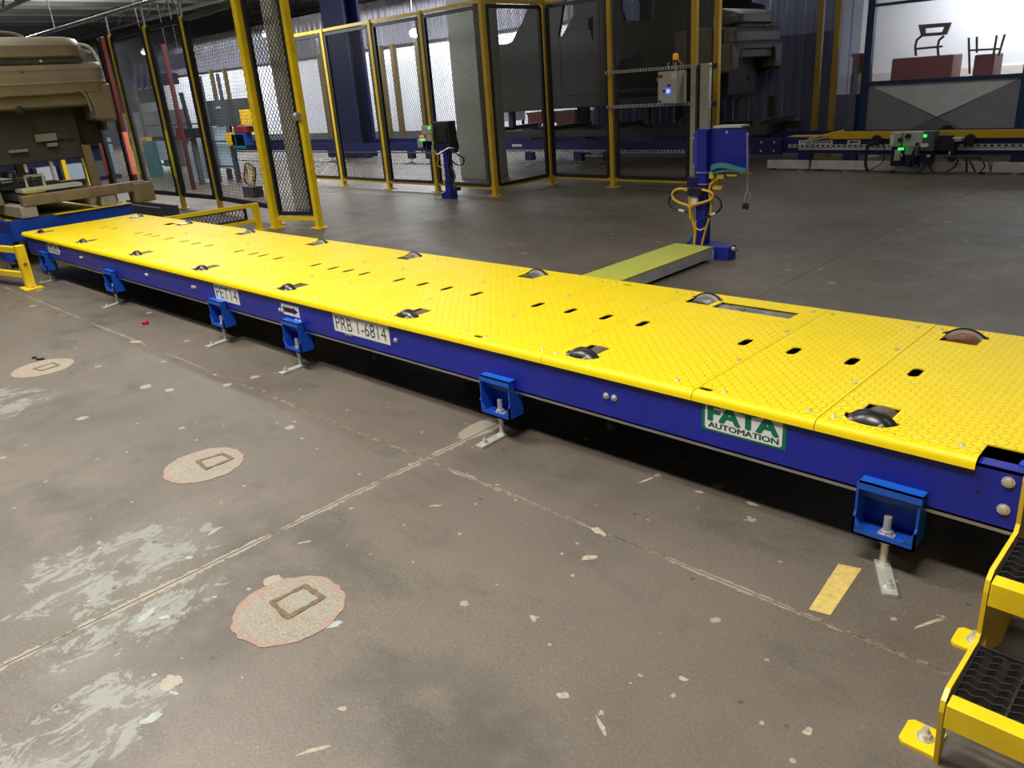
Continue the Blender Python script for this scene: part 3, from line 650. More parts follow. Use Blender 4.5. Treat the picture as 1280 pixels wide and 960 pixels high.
# legs
GZ = -.05
def leg(x, y, sgn, foot):
    """support bracket open towards the aisle, threaded rod, foot bar"""
    lo, hi, hw, t_ = .072, .272, .105, .008
    yf, yb = y - sgn * .042, y + sgn * .07; yw = y + sgn * .0125
    def B(m, x0, x1, a, b, z0, z1): return m.box(x0, x1, min(a, b), max(a, b), z0, z1)
    m = MB(); B(m, x - hw, x + hw, yb, yb - sgn * t_, lo, .203); B(m, x - hw, x + hw, yf, yb, lo, lo + t_)
    B(m, x - hw, x + hw, yw, yw - sgn * .004, .203, hi)
    for s in (-1, 1):
        xa, xb = (x - hw, x - hw + t_) if s < 0 else (x + hw - t_, x + hw)
        m.prism([(yf, lo), (yb, lo), (yb, .203), (yw, .203), (yw, hi), (yf + sgn * .010, hi), (yf + sgn * .010, lo + .085), (yf, lo + .07)], 'YZ', xa, xb)
    B(m, x - hw, x + hw, yf, yf + sgn * t_, lo, lo + .026)
    for s in (-1, 1):   # sloped gussets in the lower corners of the front
        xa = x + s * hw; m.prism([(xa, lo + .024), (xa, lo + .078), (xa - s * .04, lo + .024)], 'XZ', min(yf, yf + sgn * t_), max(yf, yf + sgn * t_))
    L = build(m, 'support_leg', M_BLUE, cv, origin=(x, y, 0))
    m = MB(); B(m, x - hw + .008, x + hw + .004, yf + sgn * .004, yf + sgn * .010, .252, .283); B(m, x - hw + .008, x + hw + .004, yf + sgn * .004, yw, .277, .283)
    build(m, 'mounting_flange', mat('bright_blue_paint', (.008, .10, .52), .38), L)
    build(MB().cyl((x, y, GZ + .014), (x, y, .155), .0135, 12), 'threaded_rod', M_ZINC, L)
    for z0, z1, r, n in ((.050, .066, .021, 6), (.081, .085, .030, 16), (.085, .101, .021, 6)): build(MB().cyl((x, y, z0), (x, y, z1), r, n), 'nut', M_ZINC, L)
    fx, fy = foot; a = Vector((x, y, GZ)); b = Vector((fx, fy, GZ)); d = (b - a).normalized()
    build(MB().bar(a - d * .025 + Vector((0, 0, .007)), b + Vector((0, 0, .007)), .052, .014), 'foot_bar', M_ZINC, L, bevel=.002)
    c = b - d * .045
    build(MB().cyl(a + Vector((0, 0, .014)), a + Vector((0, 0, .021)), .022, 14), 'rod_collar', M_ZINC, L)
    build(MB().lathe([(.017, .014), (.017, .02), (.0125, .02), (.0125, .032), (.006, .032), (.006, .044)], c, 8), 'anchor_bolt', M_ZINC, L)
for x, f in ((-.738, (-.655, 2.368)), (-2.638, (-2.634, 2.355)), (-4.563, (-4.545, 2.36)), (-5.635, (-5.60, 2.36)), (-7.80, (-7.73, 2.37)), (-9.73, (-9.70, 2.38))):
    leg(x, 2.531, 1, f)
for x in (-.738, -2.638, -5.635, -7.80, -9.73): leg(x, 3.886, -1, (x, 4.06))
# name plates
def plate(x0, x1, z0, z1, m_, y=2.545, name='name_plate'):
    return build(MB().box(x0, x1, y - .0015, y - .0002, z0, z1), name, m_, cv)
n1 = plate(-1.483, -1.127, .292, .419, M_GREEN)
n1['label'] = 'green bordered white sign with green capitals'
build(MB().prism(rrect(-1.468, -1.142, .301, .414, .012), 'XZ', 2.5425, 2.5434), 'sign_field', M_WHITE, n1)
lettering('FATA', -1.452, -1.158, .340, .412, 2.5421, M_GREEN, n1, .012, fat=.0055)
lettering('AUTOMATION', -1.452, -1.156, .310, .333, 2.5421, M_DGREEN, n1, 0, fat=.0018)
n2 = plate(-4.09, -3.525, .285, .405, M_WHITE); lettering('PRB 1-6814', -4.065, -3.555, .302, .385, 2.543, M_INK, n2, -.006)
n3 = plate(-5.677, -5.306, .278, .408, M_WHITE); lettering('PET14', -5.655, -5.33, .298, .385, 2.543, M_INK, n3, -.006)
n4 = plate(-4.71, -4.49, .304, .378, M_WHITE)
build(MB().prism([(-4.695, .325), (-4.56, .325), (-4.56, .315), (-4.503, .341), (-4.56, .367), (-4.56, .357), (-4.695, .357)], 'XZ', 2.5425, 2.5434), 'arrow_mark', M_INK, n4)
n5 = plate(-9.58, -9.212, .29, .415, M_WHITE)
lettering('FATA', -9.56, -9.235, .335, .40, 2.543, M_DGREEN, n5, .012, fat=.005); lettering('AUTOMATION', -9.56, -9.235, .303, .327, 2.543, M_INK, n5, 0, fat=.0016)

cv.scale = (.9706, .9706, .9706); cv.location = (-4.562, 3.106, .097)   # the whole unit at its measured size, feet on the floor

# ================================================================== STEPS (right edge)
st = thing('access_steps', (-.1, 1.95, 0), 'yellow access steps with dark serrated grating treads beside the conveyor', 'steps')
saw = [(1.698, 0), (1.668, .17), (1.672, .215), (1.705, .232), (1.945, .232), (1.955, .245), (1.943, .36), (1.948, .395), (1.98, .42), (2.225, .42), (2.232, .435), (2.215, .56), (2.225, .60), (2.26, .612), (2.47, .612), (2.47, 0), (2.32, 0), (2.22, .20), (1.99, .20), (1.96, .16), (1.76, .14), (1.735, 0)]
saw = [(1.700, 0), (1.668, .19), (1.672, .222), (1.700, .24), (1.94, .225), (1.952, .24), (1.945, .37), (1.95, .405), (1.98, .42), (2.215, .41), (2.228, .43), (2.21, .57), (2.225, .61), (2.26, .622), (2.42, .615), (2.42, 0), (2.26, 0), (2.05, .12), (2.04, .175), (1.78, .175), (1.728, .15), (1.725, 0)]
for x in (-.325, .55): build(MB().prism(saw, 'YZ', x, x + .011), 'stringer', M_YEL, st)
def tread(y0, y1, z, full=True):
    tr = build(MB().prism([(y0 - .006, z + .006), (y0 + .04, z + .006), (y0 + .04, z), (y0 + .002, z), (y0 + .002, z - .062), (y0 - .006, z - .062)], 'YZ', -.308, .55), 'tread', M_DECK if False else M_YEL, st, bevel=.002)
    n = max(3, int((y1 - y0 - .05) / .028))
    for i in range(n):
        y = y0 + .05 + i * .029; rows_t, pts = [], []
        K = 44; xs_ = [-.312 + .86 * j / K for j in range(K + 1)]
        top = [(xx, z - .004 + (.003 if j % 2 else -.002)) for j, xx in enumerate(xs_)]
        poly = top + [(xs_[-1], z - .032), (xs_[0], z - .032)]
        wv = [(.0035 if j % 2 else -.0035) for j in range(K + 1)]
        mbv = MB(); vs = []
        for j, xx in enumerate(xs_):
            zz = top[j][1]; yy = y + wv[j] * .6
            vs += [(xx, yy - .002, z - .03), (xx, yy - .002, zz), (xx, yy + .002, zz), (xx, yy + .002, z - .03)]
        fs = []
        for j in range(K):
            a = 4 * j; b = a + 4
            fs += [(a, a + 1, b + 1, b), (a + 1, a + 2, b + 2, b + 1), (a + 2, a + 3, b + 3, b + 2)]
        build(mbv.add(vs, fs), 'bearing_bar', M_GRATE, tr)
    for xx in (-.31, -.2, -.1, 0, .1, .2, .3, .4, .5): build(MB().box(xx - .003, xx + .003, y0 + .04, y1 - .006, z - .018, z - .006), 'cross_rod', M_GRATE, tr)
    build(MB().box(-.312, .55, y1 - .008, y1 - .002, z - .035, z - .002), 'back_bar', M_GRATE, tr)
    build(MB().box(-.314, -.310, y0 + .03, y1, z - .04, z - .004), 'side_bar', M_GRATE, tr)
tread(1.660, 1.935, .223); tread(1.932, 2.21, .408); tread(2.205, 2.42, .60)
for y, x0 in ((1.762, -.415), (2.228, -.425)):
    ft = build(MB().prism([(x0 + .012, y - .05), (-.325, y - .05), (-.325, y + .045), (x0 + .012, y + .045), (x0, y + .033), (x0, y - .038)], 'XY', 0, .009), 'foot_tab', M_YEL, st)
    c = (x0 + .052, y, 0)
    build(MB().cyl((c[0], c[1], .009), (c[0], c[1], .012), .021, 16).cyl((c[0], c[1], .012), (c[0], c[1], .026), .0145, 6).cyl((c[0], c[1], .026), (c[0], c[1], .042), .008, 10), 'anchor_bolt', M_ZINC, ft)

# ================================================================== LIME CABLE BRIDGE
br = thing('cable_bridge', (-3.8, 5.1, 0), 'low cable bridge with lime green tread top and white sides behind the conveyor', 'floor bridge')
for y0, y1 in ((3.80, 5.28), (5.284, 6.31)): build(MB().box(-4.0, -3.605, y0, y1, .118, .132), 'top_plate', M_LIME, br)
for x in (-3.618, -4.0): build(MB().box(x, x + .012, 3.80, 6.31, .028, .118), 'side_plate', mat('scuffed_white_paint', (.52, .52, .53), .45, noise=.2, nscale=7), br)
build(MB().box(-3.99, -3.62, 6.29, 6.31, 0.02, .118), 'end_cap', MATS['scuffed_white_paint'], br)
for y in (4.1, 5.2, 6.2):
    for x in (-3.64, -3.98): build(MB().box(x - .015, x + .015, y - .02, y + .02, 0, .118), 'foot_block', M_MBLACK, br)
for y in (5.35, 5.75): build(MB().cyl((-3.606, y, .08), (-3.598, y, .08), .012, 10), 'side_bolt', M_ZINC, br)

# ================================================================== BLUE CABLE PEDESTAL
pd = thing('control_pedestal', (-4.05, 6.9, 0), 'blue pedestal with hooded box, yellow cables and hanging chain at the bridge end', 'pedestal')
build(MB().box(-4.107, -4.0, 6.85, 6.955, .012, 1.117), 'post', M_DBLUE if False else mat('pedestal_blue', (.012, .022, .30), .38, noise=.1, nscale=6), pd, bevel=.004)
MPB = MATS['pedestal_blue']
fm = MB().prism([(-4.2, 6.75), (-3.95, 6.72), (-3.60, 6.78), (-3.95, 7.05), (-4.2, 7.05)], 'XY', 0, .012)
build(fm, 'base_plate', MPB, pd)
build(MB().box(-3.62, -3.47, 6.36, 6.50, 0, .125), 'end_block', MPB, pd, bevel=.006)
build(MB().cyl((-3.47, 6.43, .10), (-3.44, 6.43, .10), .02, 10), 'end_bolt', M_ZINC, pd)
hood = [(-4.0, .723), (-3.60, .715), (-3.60, 1.04), (-3.625, 1.085), (-3.68, 1.10), (-4.0, 1.115)]
hb_ = build(MB().prism(hood, 'XZ', 6.93, 6.94).box(-4.0, -3.68, 6.94, 7.02, 1.085, 1.095), 'hood', MPB, pd)
build(MB().add([(-4.107, 6.86, 1.10), (-4.107, 6.86, .73), (-4.235, 6.99, .80), (-4.235, 6.99, 1.06), (-4.107, 6.87, 1.10), (-4.107, 6.87, .73), (-4.235, 7.0, .80), (-4.235, 7.0, 1.06)],
    [(0, 1, 2, 3), (7, 6, 5, 4), (0, 4, 5, 1), (1, 5, 6, 2), (2, 6, 7, 3), (3, 7, 4, 0)]), 'wing_plate', MPB, hb_)
for x, z in ((-3.62, 1.06), (-3.83, 1.08), (-4.20, 1.03)): build(MB().cyl((x, 6.93 if x > -4.1 else 6.96, z), (x, 6.918 if x > -4.1 else 6.94, z), .012, 10), 'hood_screw', M_ZINC, hb_)
build(MB().box(-3.99, -3.70, 6.95, 7.12, 1.117, 1.135), 'top_tray', mat('pale_tray', (.5, .5, .48), .5), pd)
for z in (.71, .60): build(MB().box(-4.115, -3.99, 6.842, 6.965, z, z + .008), 'band_clamp', M_ALU, pd)
def hose(pts, r, m_, name, Y=6.8, par=pd, sub=3):
    P = [at(820 + x / 4.8, 140 + y / 4.8, Y=Y + (dy if len(q) > 2 else 0)) for q in pts for x, y, dy in [(*q, 0) if len(q) == 2 else q]]
    # Catmull-Rom smoothing
    out = []
    for i in range(len(P) - 1):
        p0, p1, p2, p3 = P[max(i - 1, 0)], P[i], P[i + 1], P[min(i + 2, len(P) - 1)]
        for j in range(sub):
            t_ = j / sub
            out.append(.5 * ((2 * p1) + (p2 - p0) * t_ + (2 * p0 - 5 * p1 + 4 * p2 - p3) * t_ ** 2 + (3 * p1 - p0 - 3 * p2 + p3) * t_ ** 3))
    out.append(P[-1]); return build(MB().tube(out, r, 8), name, m_, par, smooth=True)
hose([(178, 462), (135, 462), (102, 482), (104, 520), (150, 548), (195, 562), (210, 600), (222, 660), (236, 720), (228, 798)], .013, M_YCABLE, 'yellow_cable')
hose([(222, 464), (290, 468), (338, 488), (335, 520), (290, 540), (225, 558), (205, 580), (208, 640)], .013, M_YCABLE, 'yellow_cable', 6.78)
hose([(405, 365), (360, 405), (325, 440), (322, 500), (332, 560), (318, 640), (295, 720), (275, 798)], .011, M_YCABLE, 'yellow_cable', 6.82)
hose([(240, 650), (238, 690), (262, 708), (300, 690), (318, 640)], .008, M_YCABLE, 'yellow_cable', 6.76)
hose([(204, 500), (206, 555)], .016, M_YCABLE, 'yellow_cable', 6.8)
hose([(330, 480), (338, 540), (326, 620), (300, 700), (272, 790)], .006, mat('pale_green_cable', (.45, .55, .22), .45), 'green_cable', 6.84)
hose([(125, 482), (90, 505), (78, 545), (100, 578), (150, 592), (190, 603)], .010, M_BLACK, 'black_hose', 6.8)
hose([(350, 500), (385, 530), (392, 570), (360, 606), (310, 630), (262, 652)], .010, M_BLACK, 'black_hose', 6.8)
hose([(138, 588), (170, 596)], .013, M_WHITE, 'hose_label', 6.798); hose([(332, 618), (358, 607)], .013, M_WHITE, 'hose_label', 6.798)
for k_, dy in enumerate((0, 9, 18, 26)):
    hose([(332, 325 + dy), (380, 312 + dy * .8), (440, 318 + dy * .8), (490, 335 + dy * .6), (540, 345 + dy * .4), (520, 362), (470, 350 + dy * .2), (400, 330 + dy), (340, 342 + dy)], .011, M_TEAL, 'teal_hose', 6.82 - .02 * k_)
hose([(215, 745), (205, 770), (185, 785)], .016, M_TEAL, 'teal_hose', 6.86)
for (x0, y0, x1, y1) in ((325, 360, 350, 400), (372, 372, 410, 400), (345, 445, 400, 465), (430, 372, 490, 385), (175, 455, 240, 475)):
    a, b = at(820 + x0 / 4.8, 140 + y0 / 4.8, Y=6.8), at(820 + x1 / 4.8, 140 + y1 / 4.8, Y=6.8)
    build(MB().box(a.x, b.x, 6.78, 6.83, min(a.z, b.z), max(a.z, b.z)), 'connector', mat('connector_yellow', (.6, .42, .05), .45, noise=.4, nscale=40), pd)
a, b = at(820 + 195 / 4.8, 140 + 455 / 4.8, Y=6.78), at(820 + 275 / 4.8, 140 + 505 / 4.8, Y=6.78)
build(MB().box(a.x, b.x, 6.76, 6.82, b.z, a.z), 'splitter_block', M_MBLACK, pd)
a, b = at(820 + 215 / 4.8, 140 + 512 / 4.8, Y=6.8), at(820 + 248 / 4.8, 140 + 565 / 4.8, Y=6.8)
build(MB().box(a.x, b.x, 6.79, 6.83, b.z, a.z), 'tag_plate', M_WHITE, pd)
a, b = at(820 + 192 / 4.8, 140 + 390 / 4.8, Y=6.86), at(820 + 255 / 4.8, 140 + 455 / 4.8, Y=6.86)
build(MB().box(a.x, b.x, 6.84, 6.95, b.z, a.z), 'valve_block', M_DBLUE, pd)
ch = MB(); top, bot = at(934, 170, Y=6.9), at(934.5, 241, Y=6.9); nL = 34
for i in range(nL):
    c = top + (bot - top) * (i / nL); h_ = (top.z - bot.z) / nL * .8; wv = .007
    ring = [(math.cos(a) * wv, math.sin(a) * h_) for a in [2 * PI * j / 8 for j in range(8)]]
    ch.tube([(c.x + (u if i % 2 else 0), c.y + (0 if i % 2 else u), c.z + v) for u, v in ring], .0028, 4, True)
build(ch, 'chain', M_ZINC, pd)['kind'] = 'stuff'
c = bot; d = at(931, 258, Y=6.9)
build(MB().tube([(c.x - .02, c.y, c.z), (c.x + .03, c.y, c.z + .002), (d.x + .035, d.y, d.z + .02), (d.x - .012, d.y, d.z + .02)], .005, 6, True), 'snap_clip', M_ZINC, pd)
build(MB().bar((d.x + .012, 6.9, d.z + .03), (d.x + .004, 6.9, d.z - .025), .055, .02), 'clip_key', M_MBLACK, pd)

# ================================================================== SECOND PEDESTAL (far)
def sm(P, sub=4):
    P = [Vector(p) for p in P]; out = []
    for i in range(len(P) - 1):
        p0, p1, p2, p3 = P[max(i - 1, 0)], P[i], P[i + 1], P[min(i + 2, len(P) - 1)]
        for j in range(sub):
            t_ = j / sub
            out.append(.5 * ((2 * p1) + (p2 - p0) * t_ + (2 * p0 - 5 * p1 + 4 * p2 - p3) * t_ ** 2 + (3 * p1 - p0 - 3 * p2 + p3) * t_ ** 3))
    out.append(P[-1]); return out
Y2 = 8.4
def a2(x, y, dy=0): return at(500 + x / 6.857, 120 + y / 6.857, Y=Y2 + dy)
p2 = thing('operator_pedestal', (-9.55, Y2, 0), 'dark blue pedestal with black screen and tangled cables before the mesh fence', 'pedestal')
a, b = a2(365, 470), a2(440, 860); cx = -9.53
build(MB().box(cx - .05, cx + .05, Y2, Y2 + .1, .2, .75), 'post', MPB, p2)
build(MB().prism([(cx - .16, 0), (cx + .07, 0), (cx + .07, .22), (cx - .05, .22), (cx - .05, .12), (cx - .16, .08)], 'XZ', Y2 - .02, Y2 + .12), 'foot', MPB, p2)
build(MB().box(cx - .34, cx - .12, Y2 - .02, Y2 + .1, 0, .012), 'floor_plate', M_ZINC, p2)
a, b = a2(305, 400), a2(425, 215)
sc2 = build(MB().box(a.x, b.x, Y2 - .03, Y2 + .12, a.z, b.z), 'screen_housing', M_MBLACK, p2, bevel=.01)
a, b = a2(340, 390), a2(405, 260); build(MB().box(a.x, b.x, Y2 - .04, Y2 - .028, a.z, b.z), 'screen', M_INK, sc2)
a, b = a2(300, 460), a2(440, 400); build(MB().box(a.x, b.x, Y2 - .02, Y2 + .15, a.z, b.z), 'shelf_block', M_DBLUE, p2)
for i_, (x0, y0, x1, y1, mm) in enumerate(((205, 325, 300, 255, M_GREY), (170, 440, 250, 365, M_GREY), (250, 385, 300, 330, M_GREY), (215, 460, 260, 380, M_DBLUE))):
    a, b = a2(x0, y1), a2(x1, y0); build(MB().box(a.x, b.x, Y2 - .06, Y2 + .05, min(a.z, b.z), max(a.z, b.z)), 'button_box', mm, p2, bevel=.006)
for (x0, y0, x1, y1, mm, nm) in ((198, 335, 228, 352, M_RLED, 'red_lamp'), (200, 368, 240, 382, M_GLED, 'green_lamp'), (268, 262, 285, 280, M_GLED, 'green_lamp')):
    a, b = a2(x0, y1), a2(x1, y0); build(MB().box(a.x, b.x, Y2 - .07, Y2 - .06, a.z, b.z), nm, mm, p2)
for pts, mm, r in (([(270, 430), (290, 470), (320, 500), (360, 480), (420, 445), (470, 455)], M_ZINC, .012), ([(470, 460), (490, 500), (540, 530), (545, 575), (510, 592), (460, 570), (440, 540)], M_BLACK, .013),
    ([(420, 460), (425, 520), (415, 600), (435, 680), (450, 760), (470, 800)], M_BLACK, .016), ([(310, 470), (330, 540), (320, 590), (360, 620), (375, 690), (380, 760)], M_YCABLE, .01), ([(440, 600), (470, 680), (460, 760), (490, 810)], M_GROOVE, .016), ([(175, 430), (180, 470), (230, 490), (300, 480)], M_TEAL, .01)):
    build(MB().tube(sm([a2(x, y, -.03) for x, y in pts]), r, 7), 'cable', mm, p2, smooth=True)
a, b = a2(450, 480), a2(490, 445); build(MB().box(a.x, b.x, Y2 - .05, Y2 + .02, a.z, b.z), 'cable_plug', M_MBLACK, p2)
a, b = a2(470, 810), a2(500, 780); build(MB().box(a.x, b.x, Y2 - .05, Y2 + .05, max(0, a.z), b.z), 'junction_box', M_DBLUE, p2)

# ================================================================== FENCES
def wire_panel(p, q, z0, z1, pitch=.052, w_=.0036):
    """diagonal woven wire between two points of a fence line, clipped to the frame"""
    p, q = Vector(p), Vector(q); Lx = (q - p).length; d = (q - p) / Lx; nrm = Vector((-d.y, d.x)); Hh = z1 - z0; m = MB()
    sl = 1.55
    for s in (1, -1):
        c = -Hh / sl if s > 0 else 0
        t0 = c
        while t0 < Lx + (0 if s > 0 else Hh / sl):
            # line: x = t0 + s*z/sl
            za, zb = 0.0, Hh
            xa, xb = t0, t0 + s * Hh / sl
            if s > 0:
                if xa < 0: za = -xa * sl; xa = 0
                if xb > Lx: zb = Hh - (xb - Lx) * sl; xb = Lx
            else:
                if xa > Lx: za = (xa - Lx) * sl; xa = Lx
                if xb < 0: zb = Hh + xb * sl; xb = 0
            if zb - za > .02:
                off = nrm * (.003 * s)
                A = (p + d * xa + off); B_ = (p + d * xb + off)
                m.bar((A.x, A.y, z0 + za), (B_.x, B_.y, z0 + zb), w_, w_, (nrm.x, nrm.y, 0))
            t0 += pitch
    return m
def fence(name, lab, posts, h, pw=.078, panels=True, z0=.16, zt=None, mats=None, rails=True, skip=(), pitch=.052, frame=.05, group=None, ww=.0036, inset=.09):
    t = thing(name, (posts[0][0], posts[0][1], 0), lab, 'fence', group)
    mp = mats or [M_POST] * len(posts)
    for (x, y), mm in zip(posts, mp):
        po = build(MB().box(x - pw / 2, x + pw / 2, y - pw / 2, y + pw / 2, .012, h), 'post', mm, t, bevel=.005)
        fp = build(MB().box(x - .1, x + .1, y - .075, y + .075, 0, .012), 'foot_plate', mm, po)
        for dx in (-.075, .075): build(MB().cyl((x + dx, y, .012), (x + dx, y, .035), .012, 6), 'anchor_bolt', M_ZINC, po)
    for i in range(len(posts) - 1):
        if i in skip: continue
        p, q = Vector(posts[i]), Vector(posts[i + 1]); d = (q - p).normalized()
        a, b = p + d * (pw / 2), q - d * (pw / 2)
        if rails:
            build(MB().bar((a.x, a.y, .125), (b.x, b.y, .125), .04, .05), 'bottom_rail', M_POST, t)
            build(MB().bar((a.x, a.y, h - .03), (b.x, b.y, h - .03), .04, .05), 'top_rail', M_POST, t)
        if panels:
            a, b = p + d * inset, q - d * inset; e = d * (frame / 2); top = (zt or h - .1)
            fr_ = MB().bar((a.x, a.y, z0), (a.x, a.y, top), frame, frame, (d.x, d.y, 0)).bar((b.x, b.y, z0), (b.x, b.y, top), frame, frame, (d.x, d.y, 0))
            fr_.bar((a.x, a.y, z0), (b.x, b.y, z0), frame, frame).bar((a.x, a.y, top), (b.x, b.y, top), frame, frame)
            pan = build(fr_, 'mesh_panel', M_WIRE, t)
            wm = build(wire_panel(a, b, z0, top, pitch, ww), 'wire_mesh', M_WIRE, pan, fixn=False); wm['kind'] = 'stuff'
    return t
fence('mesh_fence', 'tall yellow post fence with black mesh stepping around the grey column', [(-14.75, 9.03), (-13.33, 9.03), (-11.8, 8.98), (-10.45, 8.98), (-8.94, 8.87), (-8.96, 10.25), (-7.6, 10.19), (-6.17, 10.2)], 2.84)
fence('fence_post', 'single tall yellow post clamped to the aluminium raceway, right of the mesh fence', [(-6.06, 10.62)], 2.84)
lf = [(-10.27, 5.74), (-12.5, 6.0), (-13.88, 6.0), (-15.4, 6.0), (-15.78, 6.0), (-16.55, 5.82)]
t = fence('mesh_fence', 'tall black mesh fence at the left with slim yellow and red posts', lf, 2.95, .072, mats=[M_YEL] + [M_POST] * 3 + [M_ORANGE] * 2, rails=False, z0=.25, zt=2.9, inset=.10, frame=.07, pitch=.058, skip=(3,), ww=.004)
for (x, y), mm in zip(lf[2:], (mat('bright_yellow_band', (.95, .85, .02), .4), MATS['bright_yellow_band'], mat('salmon_band', (.85, .24, .16), .4), MATS['salmon_band'])):
    build(MB().box(x - .042, x + .042, y - .042, y + .042, .55, 1.32), 'post_band', mm, t, bevel=.004)  # brighter coloured band around the lower part of each post
hang = thing('overhead_rail', (-15, 6, 3.3), 'grey overhead pipe rail above the left mesh fence', 'rail')
build(MB().cyl((-24, 6.0, 3.27), (-9, 6.0, 3.27), .035, 10), 'pipe', M_STEEL, hang)
for x in (-12.5, -13.88, -15.4): build(MB().cyl((x, 6, 2.96), (x, 6, 3.27), .022, 8), 'hanger_rod', M_STEEL, hang)
for x in (-23, -18, -13, -9.2): build(MB().cyl((x, 6, 3.3), (x, 6, 5.0), .014, 8), 'drop_rod', M_STEEL, hang)
# tall gate posts and mesh gate
gt = thing('mesh_gate', (-9.65, 5.65, 0), 'tall mesh gate between thick yellow posts beyond the yellow deck', 'gate')
for x, y, w_ in ((-10.005, 5.56, .11), (-9.312, 5.814, .085)):
    gp = build(MB().box(x - w_ / 2, x + w_ / 2, y - w_ / 2, y + w_ / 2, .012, 3.15 if w_ > .08 else 2.86), 'gate_post', M_YEL, gt, bevel=.005)
    if w_ > .08: build(MB().box(x - .11, x + .11, y - .08, y + .08, 0, .012), 'foot_plate', M_YEL, gp)
a, b = Vector((-9.93, 5.60)), Vector((-9.39, 5.79)); d = (b - a).normalized()
pan = build(MB().bar((a.x + .02, a.y, .2), (a.x + .02, a.y, 3.1), .055, .04, (d.x, d.y, 0)).bar((b.x, b.y, .2), (b.x, b.y, 3.1), .05, .04, (d.x, d.y, 0)).bar((a.x, a.y, .2), (b.x, b.y, .2), .05, .05).bar((a.x, a.y, 3.1), (b.x, b.y, 3.1), .05, .05), 'gate_panel', M_WIRE, gt)
build(wire_panel(a, b, .2, 3.1, .055, .0062), 'wire_mesh', M_WIRE, pan, fixn=False)['kind'] = 'stuff'
build(MB().bar((-10.0, 5.57, .13), (-9.31, 5.8, .13), .04, .05), 'bottom_rail', M_YEL, gt)
build(MB().cyl((-9.35, 5.74, 1.45), (-9.27, 5.74, 1.45), .05, 12).cyl((-9.39, 5.76, 1.45), (-9.36, 5.76, 1.45), .03, 10), 'latch', M_ZINC, gt)
# low fence behind the deck
t = thing('guard_rail', (-10.07, 5.33, 0), 'low yellow guard rail with black mesh behind the far deck end', 'rail')
build(MB().box(-10.115, -10.04, 5.29, 5.365, .012, .375), 'post', M_YEL, t, bevel=.004); build(MB().box(-10.16, -10.0, 5.25, 5.4, 0, .012), 'foot_plate', M_YEL, t)
build(MB().bar((-10.09, 5.3, .35), (-10.2, 4.0, .35), .05, .05), 'top_rail', M_YEL, t); build(MB().bar((-10.09, 5.3, .14), (-10.2, 4.0, .14), .04, .045), 'bottom_rail', M_YEL, t)
fr_ = MB().bar((-10.1, 5.18, .17), (-10.1, 5.18, .32), .03, .03).bar((-10.1, 5.18, .17), (-10.19, 4.1, .17), .03, .03).bar((-10.1, 5.18, .32), (-10.19, 4.1, .32), .02, .02)
pan = build(fr_, 'mesh_panel', M_WIRE, t); build(wire_panel((-10.1, 5.18), (-10.19, 4.1), .17, .32, .05, .006), 'wire_mesh', M_WIRE, pan, fixn=False)['kind'] = 'stuff'
# near-left low barrier
t = thing('guard_rail', (-9.27, 2.2, 0), 'short yellow floor-bolted guard rail at the far left corner of the conveyor', 'rail')
po = build(MB().box(-9.315, -9.225, 2.16, 2.245, .012, .455), 'post', M_YEL, t, bevel=.004); build(MB().box(-9.4, -9.14, 2.12, 2.29, 0, .012), 'foot_plate', M_YEL, t)
for dx in (-.09, .09): build(MB().cyl((-9.27 + dx, 2.2, .012), (-9.27 + dx, 2.2, .035), .014, 6), 'anchor_bolt', M_ZINC, po)
build(MB().cyl((-9.225, 2.2, .26), (-9.215, 2.2, .26), .018, 10), 'post_bolt', M_RUST, po)
build(MB().bar((-9.33, 2.19, .405), (-10.6, 1.92, .405), .05, .06), 'top_rail', M_YEL, t); build(MB().bar((-9.33, 2.19, .14), (-10.6, 1.92, .14), .05, .055), 'bottom_rail', M_YEL, t)
build(MB().cyl((-9.35, 2.26, .40), (-9.35, 2.26, .47), .03, 10), 'hinge', M_MBLACK, t)
# short stub rail beside the far conveyor
t = thing('guard_rail', (-6.4, 11.95, 0), 'short yellow stub rail at the end of the far conveyor, behind the blue pedestal', 'rail')
build(MB().box(-6.35, -6.26, 12.0, 12.08, .012, .44), 'post', M_POST, t); build(MB().box(-6.4, -6.2, 11.95, 12.13, 0, .012), 'foot_plate', M_POST, t)
build(MB().bar((-6.31, 12.04, .41), (-6.75, 11.62, .41), .04, .06), 'top_rail', M_POST, t); build(MB().bar((-6.31, 12.04, .2), (-6.75, 11.62, .2), .04, .05), 'bottom_rail', M_POST, t)
build(MB().bar((-6.33, 12.0, .30), (-6.72, 11.64, .30), .01, .14), 'infill_plate', M_MBLACK, t)

# ------------------------------------------------------------------ control box, struts, aluminium raceway
def strut(name, z, lab):
    t = thing(name, (-6.9, 10.13, z), lab, 'strut')
    x0, x1 = -7.64, -6.16
    build(MB().box(x0, x1, 10.1, 10.14, z + .015, z + .021).box(x0, x1, 10.1, 10.14, z - .021, z - .015), 'flange_pair', M_ZINC, t)
    m = MB(); x = x0
    while x < x1 - .02: m.box(x, x + .022, 10.098, 10.104, z - .016, z + .016); x += .048
    build(m, 'slotted_web', M_ZINC, t)['kind'] = 'stuff'
    return t
strut('slotted_strut', 1.70, 'upper galvanised slotted strut holding the grey control box')
strut('slotted_strut', 1.21, 'lower galvanised slotted strut holding the grey control box')
cb = thing('control_box', (-6.5, 9.98, 1.21), 'grey control box with glowing blue button and amber beacon on the fence', 'control box')
YB = 9.90; A = lambda x, y: at(800 + x / 8.725, 60 + y / 8.725, Y=YB)
a, b = A(197, 612), A(412, 245)
bx0, bx1, bz0, bz1 = a.x, b.x, a.z + .0, b.z
build(MB().box(bx0, bx1 + .02, YB, YB + .2, bz0, bz1), 'case', M_GREY, cb, bevel=.006)
